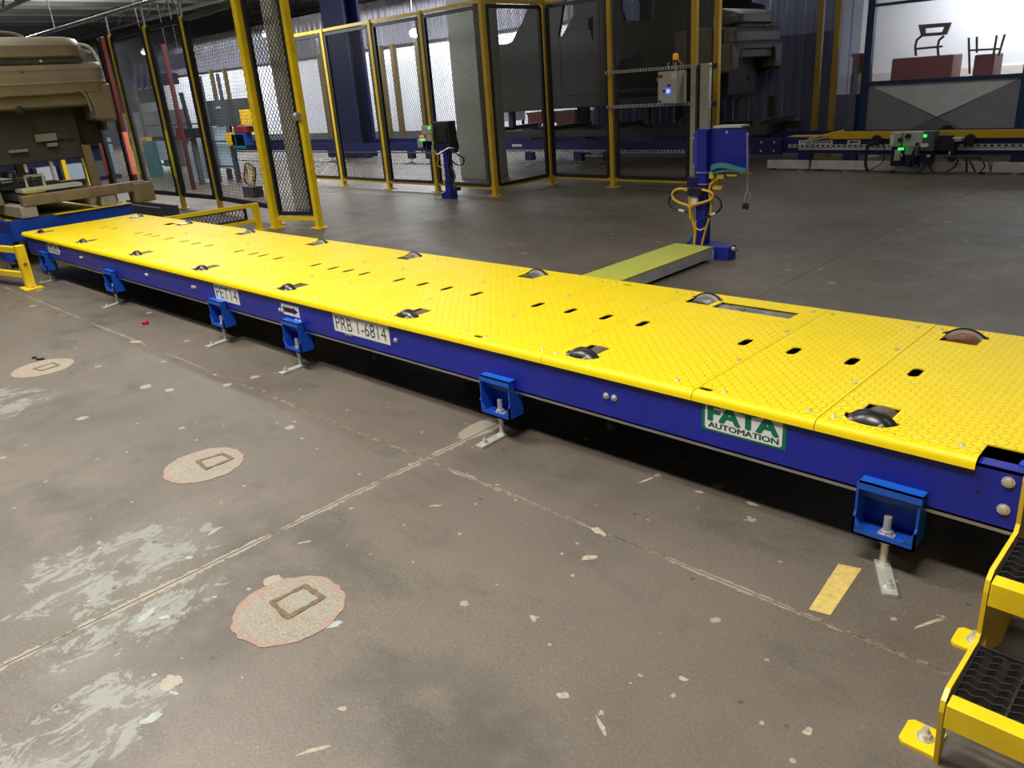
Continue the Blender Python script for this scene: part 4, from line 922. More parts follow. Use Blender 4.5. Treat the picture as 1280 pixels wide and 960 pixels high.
build(MB().box(bx0 + .008, bx1 - .0, YB - .014, YB - .001, bz0 + .008, bz1 - .008), 'door', mat('grey_door', (.56, .56, .53), .42), cb, bevel=.004)
def dec(x0, y0, x1, y1, name, mm, d_=.018):
    a, b = A(x0, y1), A(x1, y0); return build(MB().box(a.x, b.x, YB - d_, YB - .0142, a.z, b.z), name, mm, cb)
dec(203, 290, 254, 332, 'red_label', mat('red_label', (.45, .04, .02), .5)); dec(350, 268, 405, 330, 'white_label', M_WHITE); dec(365, 378, 388, 405, 'warning_label', M_YEL)
dec(266, 400, 290, 425, 'legend_plate', M_ZINC); dec(212, 570, 236, 596, 'door_latch', M_MBLACK)
for x, y, r, mm, nm in ((316, 470, .026, M_BLED, 'blue_push_button'), (325, 408, .016, M_MBLACK, 'selector_knob'), (273, 470, .016, M_MBLACK, 'selector_knob')):
    c = A(x, y); build(MB().cyl((c.x, YB - .014, c.z), (c.x, YB - .035, c.z), r, 16), nm, mm, cb)
c = A(355, 105)
bea = build(MB().cyl((c.x, YB + .08, bz1 + .0), (c.x, YB + .08, c.z - .04), .012, 8), 'beacon_stem', M_ZINC, cb)
build(MB().cyl((c.x, YB + .08, c.z - .05), (c.x, YB + .08, c.z - .03), .045, 16), 'beacon_base', M_MBLACK, bea)
build(MB().lathe([(.04, -.03), (.04, .03), (.03, .05), (.01, .055)], (c.x, YB + .08, c.z), 18), 'beacon_lens', M_AMBER, bea, smooth=True)
for pts, mm in (([(325, 130), (330, 180), (318, 230)], M_YCABLE), ([(370, 120), (410, 160), (440, 200)], M_YCABLE), ([(280, 160), (268, 200), (290, 235)], M_ZINC), ([(200, 290), (165, 320), (150, 355), (197, 362)], M_YCABLE)):
    build(MB().tube(sm([A(x, y) + Vector((0, .08, 0)) for x, y in pts]), .006, 6), 'lead_wire', mm, cb)
rw = thing('cable_raceway', (-6.0, 10.05, 0), 'upright aluminium raceway clamped to yellow posts behind the blue pedestal', 'raceway')
YR = 10.02; a = at(864, 80, Y=YR); b = at(887, 80, Y=YR); mid0, mid1 = at(871.5, 80, Y=YR), at(875.5, 80, Y=YR)
build(MB().box(a.x, mid0.x - .02, YR, YR + .06, .16, 1.72), 'side_profile', M_ALU, rw); build(MB().box(mid1.x, b.x, YR, YR + .06, .16, 1.72), 'side_profile', M_ALU, rw)
build(MB().box(mid0.x - .02, mid1.x, YR + .045, YR + .06, .16, 1.715), 'back_sheet', mat('raceway_back', (.13, .19, .17), .4), rw)
for x in (mid0.x, mid0.x + .025): build(MB().cyl((x, YR + .03, .17), (x, YR + .03, 1.7), .007, 6), 'cable', M_MBLACK, rw)
build(MB().box(mid0.x - .01, mid0.x + .035, YR + .02, YR + .04, 1.62, 1.66), 'cable_clip', M_MBLACK, rw)
for z in (1.68, 1.2):
    build(MB().box(b.x, b.x + .05, YR + .01, YR + .05, z - .02, z + .02), 'clamp', M_ZINC, rw); build(MB().box(b.x + .04, b.x + .09, YR - .0, YR + .06, z - .035, z + .03), 'clamp_block', M_MBLACK, rw)

# ================================================================== FAR CONVEYOR
M_FNAVY = mat('dimmed_navy_paint', (.009, .013, .12), .42, noise=.15, nscale=4)  # conveyor navy darkened in the colour for the dimmer far bay
fc = thing('roller_conveyor', (-8, 12.75, 0), 'far navy conveyor with perforated cable strip running behind the fences', 'conveyor')
YC = 12.7
build(MB().box(-26, -6.9, YC + .0, YC + .03, .27, .46).box(-26, -6.9, YC + 1.4, YC + 1.43, .27, .46), 'side_beam', M_FNAVY, fc)
build(MB().box(-6.86, 3, YC, YC + .03, .26, .49).box(-6.86, 3, YC + 1.4, YC + 1.43, .26, .49), 'side_beam', M_FNAVY, fc)
build(MB().box(-6.94, -6.0, YC - .06, YC, .24, .50), 'splice_plate', M_DBLUE, fc)
for x in (-6.7, -6.35, -6.12):
    for z in (.30, .44): build(MB().cyl((x, YC - .06, z), (x, YC - .075, z), .018, 8), 'splice_bolt', M_ZINC, fc)
def perf(x0, x1, z, pitch, m_):
    m = MB().box(x0, x1, YC - .012, YC - .003, z + .014, z + .024).box(x0, x1, YC - .012, YC - .003, z - .024, z - .014)
    x = x0
    while x < x1: m.box(x, x + pitch * .5, YC - .011, YC - .004, z - .015, z + .015); x += pitch
    return build(m, 'perforated_strip', m_, fc)
perf(-5.9, 3, .375, .085, M_ZINC); perf(-14.0, -7.0, .285, .075, M_ZINC)
build(MB().box(-5.72, 3, YC - .03, YC - .004, .315, .345), 'cable_channel', M_ALU, fc)
build(MB().box(-26, -14, YC - .03, YC - .004, .22, .25), 'cable_channel', M_DGREY, fc)
pf = [(-5.25, .48), (2.95, .48), (2.95, .60), (-5.22, .585)]
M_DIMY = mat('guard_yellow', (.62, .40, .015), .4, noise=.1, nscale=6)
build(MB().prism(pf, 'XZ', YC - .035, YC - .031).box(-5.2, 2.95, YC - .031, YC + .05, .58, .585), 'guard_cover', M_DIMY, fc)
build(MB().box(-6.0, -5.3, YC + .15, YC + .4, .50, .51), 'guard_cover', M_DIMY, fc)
build(MB().bar((-5.55, YC - .05, .49), (-5.05, YC + .1, .60), .1, .02), 'ramp_plate', M_DIMY, fc); build(MB().bar((-5.62, YC - .08, .46), (-5.25, YC - .06, .505), .03, .02), 'guide_bar', M_ALU, fc)
for px in (1096, 1213): 
    p = at(px, 172, Y=YC - .05); build(MB().lathe([(.075, 0), (.075, .03)], (p.x, YC - .07, .46), 24, 'Y'), 'roller_wheel', M_MBLACK, fc)
for x in (-1.0, .3): build(MB().lathe([(.12, 0), (.12, .03)], (x - 2.6, YC + .2, .52), 24, 'Y'), 'roller_wheel', M_MBLACK, fc)
for x in (-5.62, -4.9, -2.6, -.5, 1.5, -7.6, -9.6, -10.35, -11.7, -13.3, -15, -15.7, -17.5, -19.2, -21, -23):
    L = build(MB().box(x - .1, x + .1, YC - .02, YC + .1, .09, .27), 'support_leg', M_DBLUE, fc); build(MB().cyl((x, YC + .03, 0), (x, YC + .03, .09), .015, 8).box(x - .03, x + .03, YC - .16, YC + .06, 0, .012), 'foot_rod', M_ZINC, L)
def fplate(px0, px1, py0, py1):
    a, b = at(px0, py1, Y=YC - .04), at(px1, py0, Y=YC - .04); return build(MB().box(a.x, b.x, YC - .004, YC - .001, .40, .462), 'name_plate', M_WHITE, fc), a.x, b.x
n_, x0, x1 = fplate(997, 1040, 172, 179); lettering('PRB 1-7004', x0 + .03, x1 - .03, .412, .45, YC - .005, M_INK, n_, .01)
n_, x0, x1 = fplate(1058, 1075, 172, 178)
build(MB().prism([(x1 - .03, .421), (x0 + .08, .421), (x0 + .08, .41), (x0 + .015, .431), (x0 + .08, .452), (x0 + .08, .441), (x1 - .03, .441)], 'XZ', YC - .0055, YC - .0045), 'arrow_mark', M_INK, n_)
a, b = at(640, 182, Y=YC), at(650, 178, Y=YC); build(MB().box(a.x, b.x + .05, YC - .004, YC - .001, .37, .42), 'name_plate', M_WHITE, fc)
gr = thing('kick_rail', (-2, 12.62, 0), 'white floor-level steel rail along the foot of the far conveyor', 'rail')
for x0, x1 in ((-6.2, -5.5), (-5.45, -2.9), (-2.88, 2.9)): build(MB().box(x0, x1, 12.58, 12.64, .03, .16), 'rail_bar', mat('rail_white', (.55, .54, .52), .45, noise=.15, nscale=5), gr)
for x in (-6.1, -5.3, -4.2, -3.0, -1.6, 0, 1.6): build(MB().box(x - .04, x + .04, 12.59, 12.63, 0, .03), 'rail_foot', M_MBLACK, gr)
# station of boxes and cables on the far conveyor
YS = 12.39
def a3(x, y): return at(1060 + x / 5.818, 120 + y / 5.818, Y=YS)
cs = thing('drive_station', (-4.1, YS, 0), 'cluster of grey drive boxes with green displays and cables on the far conveyor', 'control box')
for (x0, y0, x1, y1, mm, d0) in ((300, 268, 390, 368, M_GREY, 0), (388, 262, 545, 370, MATS['grey_door'], .03), (540, 255, 640, 400, M_DGREY, -.02), (300, 370, 400, 510, M_DBLUE, .02), (400, 365, 500, 430, M_GREY, .05), (535, 345, 590, 372, M_WHITE, -.04), (515, 420, 610, 495, M_DBLUE, 0), (335, 390, 385, 470, M_GREY, -.02), (640, 290, 750, 400, M_MBLACK, .03), (720, 310, 780, 480, M_MBLACK, 0), (755, 305, 825, 332, M_GREY, 0), (470, 440, 500, 520, M_MBLACK, .02), (410, 430, 460, 515, M_MBLACK, 0)):
    a, b = a3(x0, y1), a3(x1, y0); build(MB().box(a.x, b.x, YS + d0, YS + .17, a.z, b.z), 'drive_box', mm, cs, bevel=.006)
for (x0, y0, x1, y1, mm, nm) in ((372, 374, 415, 390, M_GLED, 'green_display'), (556, 278, 580, 298, M_GLED, 'green_display'), (580, 425, 605, 440, M_WHITE, 'tag_label'), (395, 420, 405, 435, M_FARLAMP if False else M_WHITE, 'tag_label'), (740, 400, 752, 425, M_WHITE, 'tag_label'), (312, 280, 345, 355, M_WHITE, 'door_label'), (520, 255, 550, 265, M_WHITE, 'tag_label')):
    a, b = a3(x0, y1), a3(x1, y0); build(MB().box(a.x, b.x, YS - .05, YS - .04, a.z, b.z), nm, mm, cs)
for x, y, r in ((437, 293, .035), (380, 320, .03), (503, 350, .02)): c = a3(x, y); build(MB().cyl((c.x, YS + .03, c.z), (c.x, YS - .03, c.z), r, 14), 'rotary_switch', M_MBLACK, cs)
for pts, r in (([(185, 340), (150, 360), (135, 400), (130, 460), (128, 500), (145, 550)], .022), ([(240, 340), (265, 380), (262, 440), (240, 490), (150, 545)], .008), ([(800, 460), (780, 510), (720, 552)], .012), ([(850, 450), (865, 500), (855, 552)], .012), ([(870, 455), (900, 500), (925, 552)], .014), ([(950, 450), (985, 480), (990, 520), (960, 550)], .010), ([(1000, 460), (1030, 500), (1035, 552)], .008), ([(590, 490), (600, 530), (620, 552)], .014), ([(560, 490), (540, 530), (510, 552)], .012), ([(490, 380), (470, 430), (480, 500), (520, 520)], .02), ([(860, 445), (860, 510), (870, 552)], .010), ([(700, 440), (760, 445), (850, 440), (960, 450)], .02)):
    build(MB().tube(sm([a3(x, y) for x, y in pts]), r, 7), 'cable', M_BLACK, cs, smooth=True)
a, b = a3(20, 480), a3(110, 415); tag(build(MB().box(a.x, b.x, 12.85, 13.1, .06, .2), 'foil_bundle', M_ALU, bevel=.02), 'crumpled silvery bundle on the floor under the far conveyor', 'bundle')
for z_, x_ in ((.06, 0),): pass

def shell(prof, hw, rc, x, y0, n=34):
    """panel: profile (depth, z) swept across the width with rounded corners"""
    rows = []
    for d, z in prof:
        r = []
        for i in range(n + 1):
            u = -1 + 2 * i / n; y = hw * math.copysign(1 - (1 - abs(u)) ** 1.6, u)
            e = max(0, abs(y) - (hw - rc)) / rc
            r.append((x - d - rc * .9 * (1 - math.sqrt(max(0, 1 - e * e))), y0 + y, z))
        rows.append(r)
    return MB().grid(rows)
def truck_front(tb, XE, YT, M_TAN, bay):
    hood = [(1.25, 2.60), (.8, 2.605), (.35, 2.585), (.12, 2.55), (.03, 2.50), (.0, 2.47), (.004, 2.42), (.0, 2.36), (.04, 2.32), (.14, 2.30)]
    o = build(shell(hood, .78, .3, XE, YT, 40), 'hood', M_TAN, tb, smooth=True, fixn=False); o.modifiers.new('thick', 'SOLIDIFY').thickness = .012
    fas = [(.12, 2.27), (.03, 2.262), (.0, 2.24), (-.025, 2.20), (-.02, 2.185), (-.03, 2.15), (-.03, 2.06), (-.045, 2.045), (-.03, 2.02), (-.03, 1.94), (-.03, 1.935), (.03, 1.915), (.035, 1.86), (.04, 1.80), (.07, 1.775)]
    o = build(shell(fas, .93, .16, XE, YT, 44), 'front_panel', M_TAN, tb, smooth=True, fixn=False); o.modifiers.new('thick', 'SOLIDIFY').thickness = .012
    # corner pieces that hang lower on either side of the opening
    for s in (-1, 1):
        pr = [(s * .60 + YT, 1.95), (s * .64 + YT, 1.90), (s * .66 + YT, 1.82), (s * .67 + YT, 1.68), (s * .66 + YT, 1.60), (s * .935 + YT, 1.56), (s * .94 + YT, 2.02), (s * .6 + YT, 2.02)]
        build(MB().prism(pr, 'YZ', XE - .34, XE + .034), 'bumper_corner', M_TAN, tb, bevel=.03)
        build(MB().tube(sm([(XE + .04, YT + s * .52, 1.96), (XE + .045, YT + s * .58, 1.93), (XE + .045, YT + s * .62, 1.86), (XE + .045, YT + s * .635, 1.70)]), .016, 8), 'opening_bead', M_TAN, tb, smooth=True)
    build(MB().box(XE - .2, XE + .0, YT - .66, YT + .66, 2.27, 2.32), 'grille_slot', M_UNDER, tb)
    for i in range(9): build(MB().box(XE - .02, XE + .008, YT - .6 + .13 * i, YT - .55 + .13 * i, 2.285, 2.31), 'grille_tab', M_UNDER, tb)
    build(MB().box(XE - .5, XE - .25, YT - .52, YT + .52, 1.15, 1.80), 'radiator_support', M_UNDER, tb, bevel=.02)
    build(MB().box(XE - .245, XE - .22, YT + .18, YT + .42, 1.40, 1.47), 'latch_plate', M_UNDER, tb)
    build(MB().box(XE - bay, XE - .45, YT - .85, YT + .85, 1.30, 2.1), 'engine_bay', M_UNDER, tb)
    for s in (-1, 1):
        fr_ = MB().tube(sm([(XE - .35, YT + s * .62, 2.50), (XE - .3, YT + s * .80, 2.50), (XE - .3, YT + s * .92, 2.46), (XE - .28, YT + s * .97, 2.36), (XE - .26, YT + s * .98, 2.26)]), .02, 8)
        fr_.tube(sm([(XE - .32, YT + s * .76, 2.47), (XE - .3, YT + s * .92, 2.40)]), .016, 6).box(XE - .36, XE - .3, YT + min(s * .68, s * .86), YT + max(s * .68, s * .86), 2.24, 2.42)
        build(fr_, 'fender_frame', M_ECOAT, tb, smooth=True)
        build(MB().box(XE - .3, XE - .24, YT + min(s * .62, s * .72), YT + max(s * .62, s * .72), 2.39, 2.45), 'dark_bracket', M_UNDER, tb)
        build(MB().box(XE - bay - .1, XE - .35, YT + s * .90 - .03, YT + s * .90 + .03, 1.45, 2.3), 'fender', M_TAN, tb, bevel=.02)

# ================================================================== TRUCK BODY 2 (dark, behind the mesh)
YV = 13.0
def V(px, py): p = at(px, py, Y=YV); return (p.x, p.z)
out = [(612, 142), (612, 95), (613, 62), (622, 56), (634, 55), (640, 52), (652, 28), (662, 4), (672, -22), (700, -34), (780, -36), (862, -32), (880, -15), (884, 1), (900, 4), (903, 30), (907, 33), (908, 60), (907, 92), (880, 100), (862, 128), (848, 130), (842, 100), (826, 76), (800, 68), (778, 76), (764, 100), (760, 132), (700, 136)]
h1 = [(698, 46), (704, 6), (712, -14), (733, -16), (741, 4), (741, 50), (738, 36), (712, 42)]
h2 = [(776, -14), (776, 10), (781, 26), (815, 27), (818, -12)]
tk = thing('truck_body', (-9.8, 13.8, 0), 'shaded primer truck body riding sideways behind the black mesh fence', 'vehicle')
def side(y, th):
    bm = bmesh.new(); es = []
    for lp in (out, h1, h2):
        vs = [bm.verts.new((V(*p)[0], y, V(*p)[1])) for p in lp]; es += [bm.edges.new((vs[i], vs[(i + 1) % len(vs)])) for i in range(len(vs))]
    bmesh.ops.triangle_fill(bm, use_beauty=True, edges=es, normal=(0, 1, 0))
    r = bmesh.ops.extrude_face_region(bm, geom=bm.faces[:]); bmesh.ops.translate(bm, vec=(0, th, 0), verts=[v for v in r['geom'] if isinstance(v, bmesh.types.BMVert)])
    bmesh.ops.recalc_face_normals(bm, faces=bm.faces); bm.verts.index_update()
    mb = MB().add([v.co[:] for v in bm.verts], [tuple(v.index for v in f.verts) for f in bm.faces]); bm.free(); return mb
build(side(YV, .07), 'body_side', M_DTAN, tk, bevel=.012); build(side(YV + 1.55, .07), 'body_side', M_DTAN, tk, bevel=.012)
x0, z0 = V(700, 136); x1, z1 = V(862, 128)
build(MB().box(V(612, 140)[0], x1, YV + .07, YV + 1.55, z0, z0 + .1), 'floor_pan', M_DTAN, tk)
build(MB().box(V(672, 0)[0], V(870, 0)[0], YV + .05, YV + 1.57, V(780, -36)[1] - .05, V(780, -36)[1]), 'roof', M_DTAN, tk)
build(MB().box(V(612, 0)[0], V(640, 0)[0], YV + .05, YV + 1.57, V(620, 62)[1] - .06, V(620, 60)[1]), 'tail_deck', M_DTAN, tk)
build(MB().box(V(612, 0)[0], V(612, 0)[0] + .08, YV + .05, YV + 1.57, z0, V(620, 62)[1]), 'tail_panel', M_DTAN, tk)
for px, py0, py1 in ((697, 46, 136), (748, 0, 134)): build(MB().box(V(px, 0)[0] - .012, V(px, 0)[0] + .012, YV - .006, YV + .01, V(px, py1)[1], V(px, py0)[1]), 'door_seam', M_MBLACK, tk)
build(MB().box(V(618, 0)[0], V(860, 0)[0], YV - .015, YV + .0, V(720, 116)[1] - .05, V(720, 116)[1]), 'rocker_moulding', M_DTAN, tk, bevel=.006)
build(MB().box(V(704, 0)[0], V(735, 0)[0], YV + .7, YV + .85, V(715, 46)[1], V(715, 20)[1]), 'inner_pillar', M_UNDER, tk, bevel=.04)
a, b = V(866, 46), V(884, 36); build(MB().box(V(872, 0)[0], V(884, 0)[0], YV - .03, YV, V(872, 48)[1], V(872, 36)[1]), 'lamp_bracket', M_ECOAT, tk)
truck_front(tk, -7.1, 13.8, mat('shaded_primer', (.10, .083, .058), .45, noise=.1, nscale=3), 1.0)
sk = thing('vehicle_skid', (-10, 13.8, .46), 'dark steel skid carrying the dark truck body behind the fence', 'skid')
for y in (YV + .12, YV + 1.3):
    build(MB().box(-13.3, -6.5, y, y + .14, .52, .66), 'runner', M_UNDER, sk)
for x in (-13.0, -11.4, -9.9, -8.2, -6.7): build(MB().box(x - .07, x + .07, YV + .12, YV + 1.44, .66, .74), 'crossbar', M_UNDER, sk)
for x in (-12.6, -9.0, -7.0):
    for y in (YV + .2, YV + 1.3): build(MB().box(x - .06, x + .06, y - .05, y + .05, .74, z0 + .01), 'support_post', M_UNDER, sk)
for x in (-6.8, -8.0, -12, -10.5): build(MB().cyl((x, YV + .1, .50), (x, YV + 1.4, .50), .03, 10), 'axle_tube', M_UNDER, sk)
# dark bay behind this truck
tag(build(MB().box(-12.0, -11.7, 14.75, 14.85, .0, 3.6), 'support_post', M_DBLUE), 'dark blue steel post behind the dark truck windshield', 'post')
for i_, (px0, px1, py0, py1, mm, lab) in enumerate(((660, 685, 140, 155, mat('orange_bin', (.13, .035, .014), .5), 'orange bin seen under the dark truck, left of the yellow post'), (696, 718, 138, 158, mat('red_brown_bin', (.08, .018, .012), .5), 'red-brown bin seen under the dark truck, right of the yellow post'), (729, 752, 138, 158, mat('slate_bin', (.13, .14, .2), .5), 'slate blue bin beside the red-brown bin under the dark truck'), (622, 640, 124, 152, mat('pale_bin', (.42, .43, .46), .5), 'pale grey tote seen under the dark truck, left end'))):
    a, b = at(px0, py1, Y=16.5), at(px1, py0, Y=16.5)
    t = thing('storage_bin', ((a.x + b.x) / 2, 16.7, 0), lab, 'bin')
    zb_ = max(.3, a.z)
    build(MB().box(a.x, b.x, 16.5, 17.0, zb_, zb_ + .06).box(a.x, b.x, 16.5, 16.54, zb_ + .06, b.z).box(a.x, b.x, 16.96, 17.0, zb_ + .06, b.z).box(a.x, a.x + .04, 16.54, 16.96, zb_ + .06, b.z).box(b.x - .04, b.x, 16.54, 16.96, zb_ + .06, b.z), 'tub', mm, t)
    build(MB().box(a.x - .03, b.x + .03, 16.47, 16.5, b.z - .05, b.z), 'rim', mm, t)
    for x in (a.x + .05, b.x - .05):
        for y in (16.55, 16.95): build(MB().box(x - .03, x + .03, y - .03, y + .03, 0, zb_), 'leg', M_MBLACK, t)

# ================================================================== TRUCK BODY 1 (left edge)
YT = 3.2
tb = thing('truck_body', (-12.5, YT, 0), 'tan primer truck body end-on at the left edge above its skid', 'vehicle')
XE = -11.0
truck_front(tb, XE, YT, M_TAN, 3.4)
for (px0, px1, py0, py1) in ((46, 70, 166, 178), (12, 35, 186, 192), (60, 72, 178, 184)):
    p, q = at(px0, py1, X=XE - .2), at(px1, py0, X=XE - .2); build(MB().box(XE - .25, XE - .2, p.y, q.y, p.z, q.z), 'pale_bracket', mat('dull_ecoat', (.17, .18, .14), .5), tb, bevel=.008)
build(MB().tube(sm([(XE - 1.35, YT - .62, 2.60), (XE - 1.4, YT - .6, 2.69), (XE - 1.42, YT - .45, 2.735), (XE - 1.42, YT, 2.745), (XE - 1.42, YT + .32, 2.73), (XE - 1.4, YT + .47, 2.69), (XE - 1.35, YT + .55, 2.60)], 6), .032, 10), 'cowl_hoop', M_TAN, tb, smooth=True)
c = at(28, 92, X=XE + .03); build(MB().cyl((XE + .0, c.y, c.z), (XE + .036, c.y, c.z), .022, 14), 'drain_hole', M_MBLACK, tb)
c = at(25, 137, X=XE); build(MB().lathe([(.05, -.03), (.05, .0), (.03, .01)], (XE - .03, c.y, c.z), 14, 'X'), 'grommet', M_MBLACK, tb)
c = at(48, 67, X=XE); build(MB().cyl((XE, c.y, 2.30), (XE + .02, c.y, 2.30), .016, 10), 'hood_pin', M_ZINC, tb)
sk = thing('vehicle_skid', (-12.4, YT, .55), 'tan steel skid with pale runner under the tan truck body', 'skid')
for s, mm in ((-1, M_WOODGREY), (1, M_WOODGREY)):
    y = YT + s * .46; build(MB().box(-16, -10.62, y - .09, y + .09, .57, .70), 'runner', mm, sk, bevel=.008)
for x, y0, y1 in ((-10.68, 2.70, 4.15), (-12.4, 2.4, 4.0), (-14.2, 2.4, 4.0)): build(MB().box(x - .07, x + .07, y0, y1, .70, .82), 'crossbar', M_SKID, sk, bevel=.008)
build(MB().box(-10.82, -10.56, 3.98, 4.22, .56, .80), 'end_block', M_SKID, sk, bevel=.01)
for x, y in ((-11.3, 3.78), (-11.3, 2.6), (-14.5, 3.78), (-14.5, 2.6)): build(MB().prism([(y - .05, .70), (y + .06, .70), (y + .03, 1.3), (y - .07, 1.3)], 'YZ', x - .05, x + .05), 'support_post', M_SKID, sk)
build(MB().box(-15.5, -11.0, 2.75, 3.65, .74, .80), 'deck_pan', M_UNDER, sk)
for x in (-11.4, -11.9, -12.6): build(MB().tube([(x, 3.0, .80), (x, 3.0, 1.0), (x, 3.2, 1.0), (x, 3.2, .80)], .018, 6), 'bracket_loop', M_ECOAT, sk)
build(MB().lathe([(.12, 0), (.13, .02), (.09, .04)], (-11.1, 2.98, .80), 18), 'locator_pad', mat('olive_pad', (.30, .27, .04), .6), sk)
for x in (-11.25, -12.1, -12.8): build(MB().box(x - .15, x + .15, 2.85, 3.55, .82, .86), 'pale_pad', M_ECOAT, sk)
# next conveyor section under it
M_NBLUE = mat('deep_blue_paint', (.006, .045, .30), .42, noise=.15, nscale=6)
nc = thing('roller_conveyor', (-13, YT, 0), 'blue conveyor section under the tan truck, beyond the yellow deck', 'conveyor')
build(MB().box(-18, -10.72, 2.50, 2.56, .30, .54).box(-18, -10.72, 3.86, 3.92, .30, .54), 'side_beam', M_NBLUE, nc)
build(MB().box(-10.72, -10.62, 2.50, 3.92, .33, .56), 'end_beam', M_NBLUE, nc)
build(MB().box(-18, -10.74, 2.56, 3.86, .50, .515), 'top_cover', M_YEL, nc)
build(MB().box(-10.72, -10.60, 3.0, 3.92, .56, .568), 'edge_strip', M_YEL, nc)
for x in (-10.85, -12.6, -14.8):
    for y in (2.42, 3.94): build(MB().box(x - .12, x + .12, y - .04, y + .08, .10, .40), 'support_leg', M_NBLUE, nc); build(MB().cyl((x, y, 0), (x, y, .1), .02, 8), 'foot_rod', M_ZINC, nc)

# ================================================================== CLUTTER BEYOND THE LEFT FENCE
def slab(px0, px1, py0, py1, Y, d, m_, name, par):
    a, b = at(px0, py1, Y=Y), at(px1, py0, Y=Y)
    return build(MB().box(min(a.x, b.x), max(a.x, b.x), Y, Y + d, max(.0, a.z), b.z), name, m_, par)
def corrug(px0, px1, py0, py1, Y, m_, name, par, n=26):
    a, b = at(px0, py1, Y=Y), at(px1, py0, Y=Y)
    rows = [[(a.x + (b.x - a.x) * i / n, Y + (.03 if i % 2 else 0), z) for i in range(n + 1)] for z in (max(.05, a.z), b.z)]
    return build(MB().grid(rows), name, m_, par, fixn=False)
YQ = 8.6
def corner(px, py, Y): return at(px, py, Y=Y)
t = thing('tooling_rack', (at(205, 200, Y=YQ).x, YQ, 0), 'steel rack with pale blue ribbed panels beyond the left fence', 'rack')
MCY = mat('cyan_panel', (.05, .30, .32), .4, noise=.3, nscale=8)
corrug(236, 263, 172, 222, YQ, M_CORR, 'ribbed_panel', t); corrug(270, 283, 158, 210, YQ + .2, M_CORR, 'ribbed_panel', t, 14); corrug(120, 138, 172, 218, YQ, M_CORR, 'ribbed_panel', t, 14)
corrug(188, 196, 176, 222, YQ - .1, MCY, 'ribbed_panel', t, 8); corrug(200, 208, 176, 200, YQ - .1, M_CORR, 'ribbed_panel', t, 8)
for px in (186, 214, 233, 268, 290): p = at(px, 190, Y=YQ + .1); build(MB().box(p.x - .03, p.x + .03, YQ + .08, YQ + .14, 0, 2.3), 'upright', M_DGREY, t)
for z in (.35, .9, 1.3): a, b = at(186, 190, Y=YQ + .1), at(290, 190, Y=YQ + .1); build(MB().box(a.x, b.x, YQ + .09, YQ + .13, z - .02, z + .02), 'shelf_beam', M_DGREY, t)
for px0, px1, py0, py1, mm in ((206, 214, 196, 208, MCY), (292, 304, 168, 186, M_TEAL), (284, 292, 166, 182, M_YCABLE), (296, 306, 165, 182, M_BLUE), (294, 308, 158, 166, M_RED), (302, 320, 136, 156, M_YCABLE), (222, 230, 160, 176, M_RED), (176, 182, 172, 190, M_YCABLE)):
    slab(px0, px1, py0, py1, YQ - .05, .15, mm, 'fixture_block', t)
t = thing('electrical_cabinet', (at(281, 140, Y=8.9).x, 8.9, 0), 'dark grey electrical cabinet seen through the left fence mesh', 'cabinet')
slab(264, 283, 124, 158, 8.9, .5, mat('slate_cabinet', (.12, .14, .17), .45), 'body', t); slab(283.5, 297, 124, 158, 8.95, .4, M_DGREY, 'door', t); slab(270, 274, 133, 136, 8.88, .02, M_WHITE, 'label_plate', t)
p = at(281, 160, Y=9.1); build(MB().box(p.x - .25, p.x - .17, 9.05, 9.15, 0, p.z + .05).box(p.x + .17, p.x + .25, 9.05, 9.15, 0, p.z + .05), 'stand', M_DGREY, t)
t = thing('weld_arm', (at(240, 180, Y=8.2).x, 8.2, 0), 'slim dark tool arm leaning up beyond the left fence', 'tool arm')
a, b = at(226, 116, Y=8.2), at(239, 164, Y=8.2); build(MB().bar(b, a, .07, .07), 'arm', M_MBLACK, t); a, b = at(232, 172, Y=8.2), at(248, 160, Y=8.2); build(MB().box(a.x, b.x, 8.1, 8.3, a.z, b.z), 'head_block', M_MBLACK, t)
p = at(241, 172, Y=8.2); build(MB().box(p.x - .05, p.x + .05, 8.15, 8.25, 0, a.z), 'pedestal', M_DGREY, t)
t = thing('hanging_panel', (at(215, 78, Y=9.5).x, 9.5, 2.4), 'blue-grey sheet panel hung high beyond the left fence', 'panel')
slab(200, 231, 65, 90, 9.5, .05, mat('slate_panel', (.07, .08, .14), .5), 'sheet', t)
p = at(216, 65, Y=9.52); build(MB().cyl((p.x - .3, 9.52, p.z - .02), (p.x - .3, 9.52, 5.0), .012, 6).cyl((p.x + .3, 9.52, p.z - .02), (p.x + .3, 9.52, 5.0), .012, 6), 'hanger_rod', M_STEEL, t)
t = thing('blue_cabinet', (at(178, 100, Y=10.4).x, 10.4, 0), 'wide navy machine cabinet far beyond the left fence', 'cabinet')
slab(156, 196, 92, 112, 10.4, .6, M_DBLUE, 'upper_case', t); slab(160, 205, 138, 172, 10.4, .6, mat('machine_grey', (.16, .17, .17), .5, noise=.3, nscale=6), 'lower_case', t)
for px in (172, 180, 188): a, b = at(px, 128, Y=10.35), at(px - 3, 80, Y=10.35); build(MB().bar(a, b, .06, .06), 'strut_bar', M_DGREY, t)
a, b = at(170, 130, Y=10.38), at(192, 110, Y=10.38); build(MB().box(a.x, b.x, 10.3, 10.4, a.z, b.z), 'mid_rail', M_UNDER, t)
a = at(160, 172, Y=10.4); b = at(205, 172, Y=10.4); build(MB().box(a.x, a.x + .1, 10.45, 10.95, 0, a.z).box(b.x - .1, b.x, 10.45, 10.95, 0, a.z), 'stand', M_DGREY, t)
